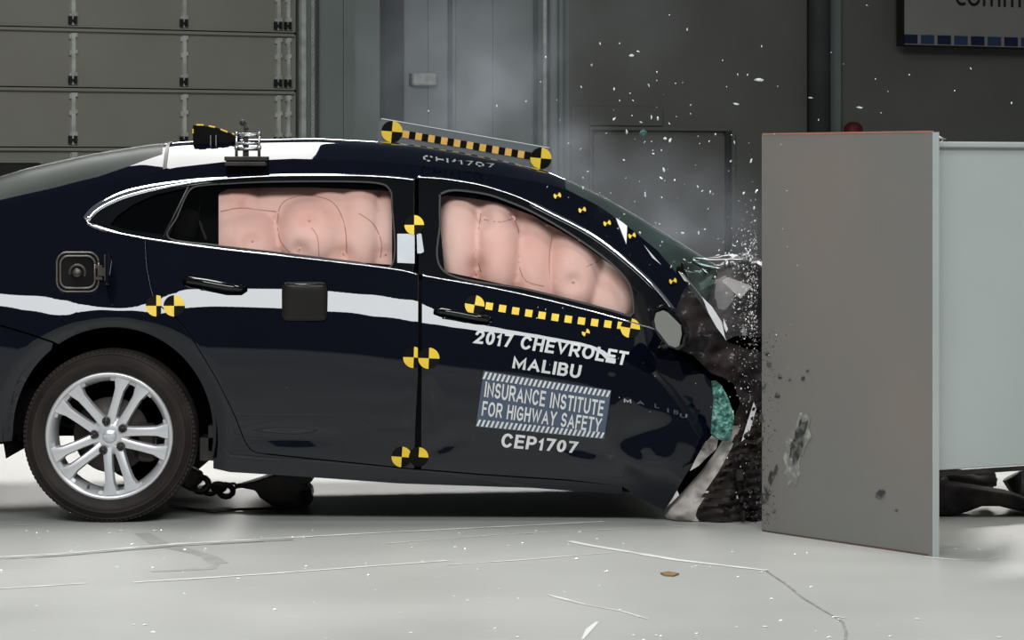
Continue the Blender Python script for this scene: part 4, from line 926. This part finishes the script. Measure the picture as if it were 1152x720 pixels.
for k in range(5):
    a = math.radians(66+72*k); spoke(a+0.42, a+0.19); spoke(a-0.42, a-0.19)
    # web joining the pair near the rim
    b = MB(); vs_ = []
    for i in range(7):
        q = a-0.40+0.8*i/6
        for (rr, yy) in ((0.218, -0.080), (0.238, -0.093)): vs_.append(ct+Vector((rr*math.cos(q), yy, rr*math.sin(q))))
    b.add(vs_, [(2*i, 2*i+1, 2*i+3, 2*i+2) for i in range(6)]); b.build('rim_web', 'alloy', wheel, True)
    a2 = math.radians(66+72*k+36); c = ct+Vector((0.060*math.cos(a2), -0.086, 0.060*math.sin(a2)))
    b = MB(); b.lathe([(0.0165, 0.004), (0.0165, -0.001), (0.013, -0.003), (0.012, 0.004)], c, 'Y', 20); b.lathe([(0.001, -0.012), (0.006, -0.012), (0.0105, -0.008), (0.011, 0.006)], c, 'Y', 6); b.build('lug_nut', 'dark_steel', wheel, True)
b = MB(); b.lathe([(0.001, -0.078), (0.030, -0.078), (0.045, -0.075), (0.072, -0.068), (0.078, -0.05), (0.078, 0.0)], ct, 'Y', 40); b.build('hub', 'alloy', wheel, True)
b = MB(); b.lathe([(0.001, -0.086), (0.024, -0.085), (0.028, -0.080), (0.028, -0.075)], ct, 'Y', 32); b.build('centre_cap', 'alloy', wheel, True)
em = [(-0.020, -0.005), (-0.006, -0.005), (-0.006, -0.009), (0.007, -0.009), (0.009, -0.005), (0.021, -0.005), (0.018, 0.005), (0.006, 0.005), (0.006, 0.009), (-0.007, 0.009), (-0.009, 0.005), (-0.022, 0.005)]
vs_ = [ct+Vector((x*1.1, -0.0885, y*1.1)) for x, y in em]+[ct+Vector((x*1.1, -0.085, y*1.1)) for x, y in em]; n = len(em)
b = MB(); b.add(vs_, [tuple(range(n))]+[(i, (i+1) % n, n+(i+1) % n, n+i) for i in range(n)]); b.build('emblem', 'chrome', wheel)
b = MB(); b.lathe([(0.001, -0.02), (0.148, -0.02), (0.150, -0.014), (0.148, 0.0), (0.001, 0.0)], ct, 'Y', 48); b.build('brake_disc', 'dark_steel', wheel, True)
b = MB(); b.box(ct+Vector((0.14, -0.01, -0.03)), (0.07, 0.08, 0.15)); bevel(b.build('brake_caliper', 'dark_steel', wheel), 0.015, 3)
b = MB(); b.tube([ct+Vector((-0.085, -0.075, -0.205)), ct+Vector((-0.078, -0.10, -0.19))], 0.005, 8); b.build('valve_stem', 'rubber', wheel)
for o in wheel.children: o.location = -ct
wheel.location = ct
tag(wheel, 'rear alloy wheel with five pairs of spokes')
# far rear wheel and far front wheel
for (x, y) in ((ct.x, 2*YC-ct.y), (1.30, 2*YC-ct.y)):
    b = MB(); q = Vector((x, y, 0.340)); b.lathe(tyre_prof(), q, 'Y', 40); b.lathe([(0.001, -0.03), (0.245, -0.06)], q, 'Y', 40); w2 = b.build('wheel', 'tyre', car, True); tag(w2, 'wheel on the far side')
b = MB(); b.tube([ct+Vector((0.02, 0.12, 0)), Vector((ct.x+0.02, 2*YC-ct.y-0.1, 0.34))], 0.035, 10); b.tube([ct+Vector((0.25, 0.3, -0.02)), ct+Vector((0.02, 0.25, -0.05)), ct+Vector((-0.3, 0.35, 0.05))], 0.022, 8); b.build('rear_axle', 'dark_steel', car, True)
# crushed front wheel, folded under
fw = empty('wheel'); fw.parent = car
lx = ipl([(440, 838), (460, 830), (480, 821), (505, 807), (530, 789), (555, 766), (572, 750), (580, 747), (586, 752), (589, 760)])
rows_, cols_ = 56, 34; vs_ = []; fs = []; mi = []
for i in range(rows_+1):
    y = 452+(589-452)*i/rows_; l, r_ = float(lx(y)), 868.0-(y-452)*0.05; c, hw = (l+r_)/2, (r_-l)/2
    for j in range(cols_+1):
        ph = math.radians(-95+190*j/cols_); st_ = 0.0
        if ph > -0.35: st_ = 0.012*(((i+j//3) % 4) > 1)+0.008*(j % 5 == 0)
        k_ = 0.13+0.05*noise.noise(Vector((i*0.09, j*0.12, 2)))+0.02*noise.noise(Vector((i*0.3, j*0.35, 9)))
        vs_.append(W(c+hw*math.sin(ph), y, Y0+0.16-k_*math.cos(ph)+st_))
for v in vs_: v.z = max(v.z, 0.003)
for i in range(rows_):
    for j in range(cols_): fs.append((i*(cols_+1)+j, i*(cols_+1)+j+1, (i+1)*(cols_+1)+j+1, (i+1)*(cols_+1)+j)); mi.append(1 if -95+190*j/cols_ < -24-0.25*(56-i)+5*noise.noise(Vector((i*0.2, 0, 7))) and i > 10 else 0)
b = MB(); b.add(vs_, fs); ft = b.build('tyre', ['tyre', 'scuffed_tyre'], fw); ft.data.polygons.foreach_set('material_index', mi); smooth_angle(ft, 50)
Rz = Matrix.Rotation(math.radians(-38), 3, 'Z'); cw = W(880, 478, Y0+0.42)
b = MB(); b.lathe([(0.235, -0.08), (0.225, -0.07), (0.20, 0.0), (0.10, -0.01), (0.001, -0.02)], (0, 0, 0), 'Y', 40)
for v in b.v:
    q = Rz @ v; q.x += 0.50*q.z*(1 if q.z < 0 else 0.30); q = q+cw; q.z = min(q.z, 0.30+(q.z-0.30)*0.25) if q.z > 0.30 else q.z; v.xyz = q
b.build('rim', 'dark_steel', fw, True); tag(fw, 'crushed front wheel with a scraped pale sidewall')
# crushed wreckage pieces beside the wheel
rng = random.Random(11); wr = MB()
for i in range(210):
    x = rng.uniform(800, 851); y = rng.uniform(400, 588)
    if x < 845-(y-400)*0.12 and y > 500 and x < 815: continue
    p = W(x, y, Y0+rng.uniform(-0.04, 0.10)); s = rng.uniform(0.008, 0.03)
    if x < lx(y)+30: continue
    R3 = Matrix.Rotation(rng.random()*6, 3, 'X') @ Matrix.Rotation(rng.random()*6, 3, 'Z'); wr.box(p, (s, s*rng.uniform(0.2, 0.6), s*rng.uniform(0.3, 2.0)), R3)
wk = wr.build('wreckage', 'crushed', car); tag(wk, kind='stuff')
wr = MB()
for i in range(45):
    x = rng.gauss(838, 10); y = rng.uniform(395, 585)
    if x > 852: continue
    p = W(x, y, Y0-0.06+rng.uniform(-0.03, 0.06)); s = rng.uniform(0.002, 0.006)
    R3 = Matrix.Rotation(rng.random()*6, 3, 'X') @ Matrix.Rotation(rng.random()*6, 3, 'Z'); wr.box(p, (s, s*0.3, s*rng.uniform(0.5, 2.5)), R3)
tag(wr.build('wreckage', 'bright_metal', car), kind='stuff')
# silver lettering lying on the roof flank
def rooffn(x, y):
    """point of the roof loft seen at this pixel"""
    best = None
    for k in range(70):
        u = -1+k/70.0; yy = YC+u*(0.925-0.26)
        X = (x-CX)*yy/F; pn = CX+X*F/(Y0+0.26); pn_y = near_r(pn); dd = float(D(pn, pn_y)); Zn = CH-(pn_y-HY)*(Y0+dd)/F
        pc = CX+X*F/YC; zc = CH-(float(topf(pc))-HY)*YC/F; z = Zn+(zc-Zn)*efn(u)
        scr = HY-(z-CH)*F/yy
        if best is None or abs(scr-y) < best[0]: best = (abs(scr-y), Vector((X, yy, z)))
    return best[1]+Vector((0, -0.01, 0.006))
text_on('lettering', 'CEP1707', [(476, 176), (556, 186), (557, 190.5), (476, 182)], 'roof_print', roof, fn=rooffn, bold=0.12)
root_at(car, (ct.x, YC, 0))
tag(car, 'dark navy sedan, its front end crushed against the grey barrier', 'car')

# ------------------------------------------------------------------ things mounted on the roof
YP = YC-0.25
rp = empty('target_panel')
def pfn(x, y): return W(x, y, YP)
def flat_box(name, P, Yb, m, parent, th):
    a = [W(x, y, Yb) for x, y in P]; n = len(P); b = MB()
    b.add(a+[v+Vector((0, th, 0)) for v in a], [tuple(range(n)), tuple(range(n, 2*n))[::-1]]+[(i, (i+1) % n, n+(i+1) % n, n+i) for i in range(n)]); return b.build(name, m, parent)
M['plate_grey'] = mat('grey_clear_plate', (0.14, 0.155, 0.16), 0.3, col2=(0.16, 0.175, 0.18), noise_scale=4)
nt = M['plate_grey'].node_tree; nt.nodes['Principled BSDF'].inputs['Alpha'].default_value = 0.75
flat_box('plate', [(427.5, 135), (431, 132.5), (617, 165), (621, 168), (621, 190), (616, 191.5), (427, 159), (424.5, 156)], YP, 'plate_grey', rp, 0.006)
tr = MB(); tr.tube([W(429, 133.5, YP), W(618, 166.5, YP)], 0.0022, 6); tr.build('plate_edge', 'paper', rp)
for (x, y) in ((441, 148), (608.5, 178)):
    target(x, y, 12, rp, fn=pfn, off=-0.003, rot=-5)
P0, P1 = np.array((453, 150.5)), np.array((597, 175.5)); n = 20; dq = (P1-P0)/n
for i in range(n):
    a = P0+dq*i; c = P0+dq*(i+1); q = np.array((-0.6, 4.0)); decal('marker_square', [[tuple(a-q), tuple(c-q), tuple(c+q), tuple(a+q)]], 'black' if i % 2 else 'amber', rp, fn=pfn, off=-0.003)
b = MB(); b.tube([W(424, 171, YP-0.06), W(447, 162, YP-0.02)], 0.008, 8); b.tube([W(447, 162, YP-0.02), W(460, 167, YP-0.02), W(596, 190, YP-0.02)], 0.005, 8); b.tube([W(596, 190, YP-0.02), W(612, 202, YP-0.06)], 0.008, 8); b.build('mounting_rail', 'steel', rp, True)
for (x, y) in ((424, 171), (612, 202)):
    b = MB(); b.lathe([(0.001, -0.006), (0.016, -0.006), (0.018, 0), (0.018, 0.03)], W(x, y, YP-0.06), 'Z', 14); b.build('suction_foot', 'steel', rp, True)
tag(rp, 'clear grey plate with yellow and black targets on the car roof', 'target panel'); root_at(rp, W(520, 180, YP))
# black board with yellow taped edges
YB = Y0+0.42
bd = empty('taped_board')
flat_box('board', [(217, 141), (226, 141), (245, 144), (262, 151), (272, 156), (268, 159), (250, 162), (217, 163)], YB, 'liner', bd, 0.02)
for (a, c) in (((221, 140.5), (229, 140.7)), ((235, 141.8), (242, 143.2)), ((248, 145.5), (256, 148.7)), ((261, 150), (266, 152.8))):
    b = MB(); b.tube([W(*a, YB-0.002), W(*c, YB-0.002)], 0.0035, 6); b.build('tape_mark', 'yellow', bd)
b = MB(); b.tube([W(217, 145, YB-.002), W(217, 150, YB-.002)], 0.003, 6); b.build('tape_mark', 'yellow', bd)
for x in (237, 243):
    b = MB(); b.tube([W(x, 152, YB-0.02), W(x, 168, YB-0.02)], 0.003, 6); b.build('clamp_pin', 'steel', bd)
tag(bd, 'black board with yellow taped edges standing on the car roof', 'board'); root_at(bd, W(240, 163, YB))
YS = Y0+0.30
cm = empty('sensor_bracket')
b = MB(); 
for (x0_, y0_, x1_, y1_, d) in ((253.5, 176, 302, 181, 0.10), (254, 182, 300, 186.5, 0.12)):
    c = W((x0_+x1_)/2, (y0_+y1_)/2, YS-0.02); b.box(c, ((x1_-x0_)/281, d, (y1_-y0_)/281))
bevel(b.build('base_plate', 'dark_steel', cm), 0.003)
b = MB(); b.box(W(276.5, 165, YS), (0.022, 0.03, 0.09)); b.box(W(276, 145, YS), (0.012, 0.02, 0.05)); b.build('post', 'dark_steel', cm)
b = MB(); b.lathe([(0.001, -0.012), (0.010, -0.012), (0.013, 0), (0.010, 0.012), (0.001, 0.012)], W(273, 138, YS), 'Y', 12); b.lathe([(0.001, -0.012), (0.009, -0.012), (0.011, 0), (0.001, 0.012)], W(277, 144, YS), 'Y', 12); b.build('clamp_head', 'dark_steel', cm, True)
for y, r in ((150.5, 0.004), (152.5, 0.006), (161.5, 0.007), (167.5, 0.008)):
    b = MB(); b.tube([W(265, y, YS-0.02), W(293, y, YS-0.02)], r, 10); b.build('cross_bar', 'steel', cm, True)
for x in (266, 291.5):
    b = MB(); b.tube([W(x, 148, YS-0.03), W(x, 176, YS-0.03)], 0.006, 8); b.lathe([(0.001, -0.008), (0.008, -0.008), (0.008, 0.008), (0.001, 0.008)], W(x, 150, YS-0.03), 'Z', 8); b.lathe([(0.001, -0.008), (0.009, -0.008), (0.009, 0.008), (0.001, 0.008)], W(x, 166, YS-0.03), 'Z', 8); b.build('upright', 'steel', cm, True)
tag(cm, 'machined steel sensor bracket on a black base on the roof edge', 'bracket'); root_at(cm, W(277, 186, YS))

# ------------------------------------------------------------------ tow gear under the car
YT = 13.62
tt = empty('tow_trolley')
def blob(name, P, Yb, th, m, parent, bev=0.012):
    o = flat_box(name, P, Yb, m, parent, th); bevel(o, bev, 2); return o
blob('guide_body', [(309, 534), (350, 536), (352, 541), (345, 545), (350, 551), (351, 558), (346, 566), (334, 571), (306, 569), (292, 560), (287, 552), (272, 549), (268, 547), (281, 543)], YT, 0.16, 'dark_steel', tt)
b = MB(); b.tube([W(266, 547, YT+0.05), W(272, 546, YT+0.05), W(282, 546, YT+0.05)], 0.010, 8); b.build('hook', 'dark_steel', tt, True)
b = MB(); b.lathe([(0.012, -0.03), (0.030, -0.03), (0.030, 0.03), (0.012, 0.03)], W(344, 560, YT-0.01), 'Y', 20, close=True); b.build('roller', 'dark_steel', tt, True)
root_at(tt, W(320, 571, YT)); tag(tt, 'dark steel tow trolley standing under the car sill', 'trolley')
tc_ = empty('tow_chain')
for i, (x, y, r) in enumerate(((216, 537, .034), (226, 545, .032), (236, 551, .026), (246, 548, .026), (254, 552, .03), (262, 547, .014))):
    b = MB(); c = W(x, y, YT+0.05); aa = i*0.9
    pts = [c+Vector((r*math.cos(a), r*0.7*math.sin(a)*math.cos(aa), r*0.9*math.sin(a)*(0.5+0.5*abs(math.sin(aa+0.8))))) for a in [k*math.pi/6 for k in range(13)]]
    b.tube(pts, r*0.42, 8, False); b.build('chain_link', 'dark_steel', tc_, True)
b = MB(); b.box(W(213, 537, YT+0.06), (0.09, 0.09, 0.09), Matrix.Rotation(0.5, 3, 'Y')); bevel(b.build('shackle', 'dark_steel', tc_), 0.015)
root_at(tc_, W(226, 555, YT)); tag(tc_, 'heavy dark tow chain between the rear wheel and trolley', 'chain')
b = MB(); b.tube([FP(190, 571, 0.008), FP(215, 575, 0.008), FP(240, 578, 0.008), FP(270, 575, 0.008), FP(330, 574, 0.008)], 0.006, 6)
tag(b.build('tow_cable', 'dark_steel', None, True), 'thin dark cable lying on the floor behind the rear wheel', 'cable')
b = MB()
pts = [(743, 646), (752, 644.5), (764, 646.5), (758, 649), (748, 648.5)]
vs_ = [FP(*p, 0.006) for p in pts]+[FP(*p, 0.0) for p in pts]; b.add(vs_, [tuple(range(5))]+[(i, (i+1) % 5, 5+(i+1) % 5, 5+i) for i in range(5)])
M['leaf'] = mat('brown_scrap', (0.25, 0.15, 0.05), 0.6, col2=(0.12, 0.07, 0.02)); tag(b.build('tape_scrap', 'leaf'), 'small brown scrap lying on the open floor before the barrier', 'scrap')

# ------------------------------------------------------------------ flying glass
def shard_mesh(seed, m='shard'):
    r = random.Random(seed); bm = bmesh.new(); bmesh.ops.create_icosphere(bm, subdivisions=1, radius=1.0)
    for v in bm.verts: v.co = Vector((v.co.x*r.uniform(0.6, 1.4), v.co.y*r.uniform(0.3, 0.8), v.co.z*r.uniform(0.4, 1.0)))
    me = bpy.data.meshes.new('glass_shard'); bm.to_mesh(me); bm.free(); me.materials.append(M[m]); return me
SM = [shard_mesh(i) for i in range(8)]
big = [(854, 90, 6.0, 'large white fragment highest above the barrier plate'), (828, 117, 4.2, 'white flat fragment left of the plate top, below the highest one'), (912, 110, 3.4, 'white fragment over the dark column'),
       (967, 121, 4.6, 'white sliver flying right of the dark column'), (710.5, 62.5, 3.0, 'bright fragment alone high over the windscreen')]
for x, y, s, lab in big:
    o = bpy.data.objects.new('glass_fragment', SM[int(x) % 8]); C.objects.link(o); Y = Y0+random.uniform(-0.3, 0.5); o.location = W(x, y, Y); s_ = s*Y/F; o.scale = (s_, s_*0.6, s_*0.45 if x != 710.5 else s_*0.8)
    o.rotation_euler = (0.2, 0.15, 0.3); tag(o, lab, 'fragment')
o = bpy.data.objects.new('glass_fragment', shard_mesh(44, 'teal_glass')); C.objects.link(o); o.location = W(724, 149, Y0+0.3); o.scale = (0.018, 0.012, 0.016); tag(o, 'pale teal glass fragment flying above the windscreen', 'fragment')
spec = [(675, 49, 1.6), (697, 49, 1.4), (718, 58, 1.6), (753, 17, 1), (773, 33, 1.5), (857, 52, 1.3), (666, 73, 1.4), (739, 81, 1.5), (654, 98, 1.6), (691, 100, 2), (730, 96, 2.2), (709, 105, 1.2), (697, 113, 1.3), (712, 113, 1.2), (777, 118, 2), (691, 134, 2.6), (711, 130, 1.3),
        (721, 137.5, 2.4), (733, 132, 2.4), (740, 133, 2.4), (753, 139, 1.5), (705, 149, 2.5), (682, 150, 1.2), (748, 156, 3), (754, 158, 2.8), (725, 160, 1.8), (733, 159, 1.8), (805, 151, 1.6), (798, 159, 1.4), (826, 160, 1.8), (744, 169, 1.5), (735, 173, 2), (702, 180, 1.8), (822, 181, 1.8),
        (845, 181, 2.6), (747, 191.5, 3), (744, 200.5, 2.8), (759, 203, 1.6), (661, 193, 1.8), (656, 200, 1.6), (656, 211, 1.8), (785, 210, 2), (790, 215, 1.6), (799, 216, 2), (726, 219, 3), (837, 217, 1.8), (851, 215, 2.2), (640, 161.5, 1.2), (653, 168, 1.2), (482, 125, 1.3), (559, 119, 1.8), (592, 114, 1.6),
        (665, 73, 1), (614, 64, 1.3), (608, 92, 1.2), (630, 135, 1.2), (949, 72, 1), (975, 6, 1.2), (935, 59, 1.2), (1023, 84, 1.2), (1092, 77, 1.6), (1138, 116, 1.3), (1074, 102, 1), (921, 135, 1.2), (985, 89, 1), (991, 127, 1.2), (999, 103, 1), (813, 68, 1), (830, 84, 1.4), (841, 84, 1.2),
        (702, 241, 1.4), (720, 262, 2.5), (793, 258, 1.6), (768, 262, 2.5), (786, 262, 2), (745, 272, 1.6), (770, 292, 1.6), (808, 287, 2), (755, 300, 1.5), (742, 252, 1.2)]
G = 'glass shards flying in the air'
rnd = random.Random(5)
for i in range(205):
    if i < 45: x, y, s = rnd.gauss(760, 55), rnd.uniform(90, 300), rnd.uniform(0.5, 1.0)
    elif i < 160: x, y, s = 851-abs(rnd.gauss(0, 17)), rnd.gauss(315, 38), rnd.uniform(0.6, 1.9)
    else: x, y, s = rnd.uniform(600, 905), rnd.uniform(200, 470), rnd.uniform(0.5, 1.1)
    spec.append((x, y, s))
for i, (x, y, s) in enumerate(spec):
    o = bpy.data.objects.new('glass_shard', SM[i % 8]); C.objects.link(o); Y = Y0+rnd.uniform(-0.9, -0.28) if y > 185 else Y0+rnd.uniform(-0.4, 0.8)
    if x > 852: Y = rnd.uniform(11.3, 11.75)
    o.location = W(x, y, Y); q = s*Y/F; o.scale = (q*1.1, q*0.8, q*0.9); o.rotation_euler = (rnd.random()*6, rnd.random()*6, rnd.random()*6)
    z_ = ('small pale glass shard in the burst at the inboard edge of the barrier plate', 'shards bursting at the barrier edge') if 815 < x < 856 and y > 200 else ('small pale glass shard in the air before the barrier plate', 'shards before the barrier plate') if x >= 856 and y > 145 else \
        ('small pale glass shard high in the air above the barrier plate', 'shards high above the barrier') if x >= 856 else ('small pale glass shard flying high over the crushed hood, level with the roof or higher', 'shards over the hood') if y < 200 and x > 640 else \
        ('small pale glass speck in the air near the roof target panel', 'specks near the roof panel') if y < 200 else ('small pale glass shard flying close to the windscreen and side mirror', 'shards near the windscreen')
    tag(o, z_[0], 'shard', z_[1])
for name, m, cnt, f_ in (('glass_dust', 'dust', 650, lambda: (852-abs(rnd.gauss(0, 13)), rnd.gauss(325, 48))), ('paint_dust', 'dark_dust', 500, lambda: (858+rnd.gauss(0, 9), rnd.uniform(370, 590)))):
    b = MB()
    for i in range(cnt):
        x, y = f_(); Y = Y0-0.3+rnd.uniform(-0.3, 0.05); s = rnd.uniform(0.3, 1.1)*Y/F
        if x > 851: Y = min(Y, 12.62)
        p = W(x, y, Y); v = [p+Vector((rnd.uniform(-1, 1), rnd.uniform(-1, 1), rnd.uniform(-1, 1)))*s*1.4 for _ in range(4)]
        b.add(v, [(0, 1, 2), (0, 2, 3), (0, 3, 1), (1, 3, 2)])
    tag(b.build(name, m), {'glass_dust': 'cloud of fine glass grit bursting at the barrier edge', 'paint_dust': 'fine dark paint chips flying along the barrier edge'}[name], 'debris', kind='stuff')

# ------------------------------------------------------------------ smoke
def smoke(name, p0, p1, Ya, Yb, blobs, dens, col, lab):
    """blobs: (px, py, radius m, strength)"""
    lo = Vector((W(p0[0], 0, Ya).x, Ya, max(0.3, W(0, p1[1], Yb).z))); hi = Vector((W(p1[0], 0, Yb).x, Yb, W(0, p0[1], Yb).z))
    b = MB(); b.box((lo+hi)/2, hi-lo); m = bpy.data.materials.new(name); m.use_nodes = True; nt = m.node_tree
    nt.nodes.remove(nt.nodes['Principled BSDF']); v = nt.nodes.new('ShaderNodeVolumePrincipled'); v.inputs['Color'].default_value = (*col, 1); v.inputs['Anisotropy'].default_value = 0.0
    tc = nt.nodes.new('ShaderNodeTexCoord'); n = nt.nodes.new('ShaderNodeTexNoise'); n.inputs['Scale'].default_value = 3.0; n.inputs['Detail'].default_value = 3
    nt.links.new(tc.outputs['Object'], n.inputs['Vector']); acc = None
    for (x, y, r, s) in blobs:
        c = W(x, y, (Ya+Yb)/2); vd = nt.nodes.new('ShaderNodeVectorMath'); vd.operation = 'DISTANCE'; vd.inputs[1].default_value = c; nt.links.new(tc.outputs['Object'], vd.inputs[0])
        mr_ = nt.nodes.new('ShaderNodeMapRange'); mr_.interpolation_type = 'SMOOTHSTEP'; mr_.inputs['From Min'].default_value = r; mr_.inputs['From Max'].default_value = 0.0; mr_.inputs['To Min'].default_value = 0; mr_.inputs['To Max'].default_value = s
        nt.links.new(vd.outputs['Value'], mr_.inputs[0])
        if acc is None: acc = mr_.outputs[0]
        else:
            ad = nt.nodes.new('ShaderNodeMath'); ad.operation = 'ADD'; nt.links.new(acc, ad.inputs[0]); nt.links.new(mr_.outputs[0], ad.inputs[1]); acc = ad.outputs[0]
    mr2 = nt.nodes.new('ShaderNodeMapRange'); mr2.inputs['From Min'].default_value = 0.4; mr2.inputs['From Max'].default_value = 0.7; mr2.inputs['To Min'].default_value = 0.15; nt.links.new(n.outputs['Fac'], mr2.inputs[0])
    mu = nt.nodes.new('ShaderNodeMath'); mu.operation = 'MULTIPLY'; nt.links.new(acc, mu.inputs[0]); nt.links.new(mr2.outputs[0], mu.inputs[1])
    m2 = nt.nodes.new('ShaderNodeMath'); m2.operation = 'MULTIPLY'; m2.inputs[1].default_value = dens; nt.links.new(mu.outputs[0], m2.inputs[0]); nt.links.new(m2.outputs[0], v.inputs['Density'])
    nt.links.new(v.outputs[0], nt.nodes['Material Output'].inputs['Volume']); M[name] = m
    o = b.build(name, name); tag(o, lab, 'smoke', kind='stuff'); return o
smoke('smoke', (390, -60), (860, 320), 15.0, 16.6,
      [(520, 60, 0.75, 0.5), (570, 120, 0.5, 0.9), (480, 100, 0.5, 0.35), (640, 185, 0.32, 2.2), (600, 170, 0.3, 1.2), (670, 215, 0.25, 1.6), (740, 240, 0.45, 1.5), (800, 250, 0.4, 1.2), (700, 30, 0.5, 0.2)], 0.70, (0.85, 0.9, 1.0),
      'thin bluish smoke drifting up behind the windscreen')
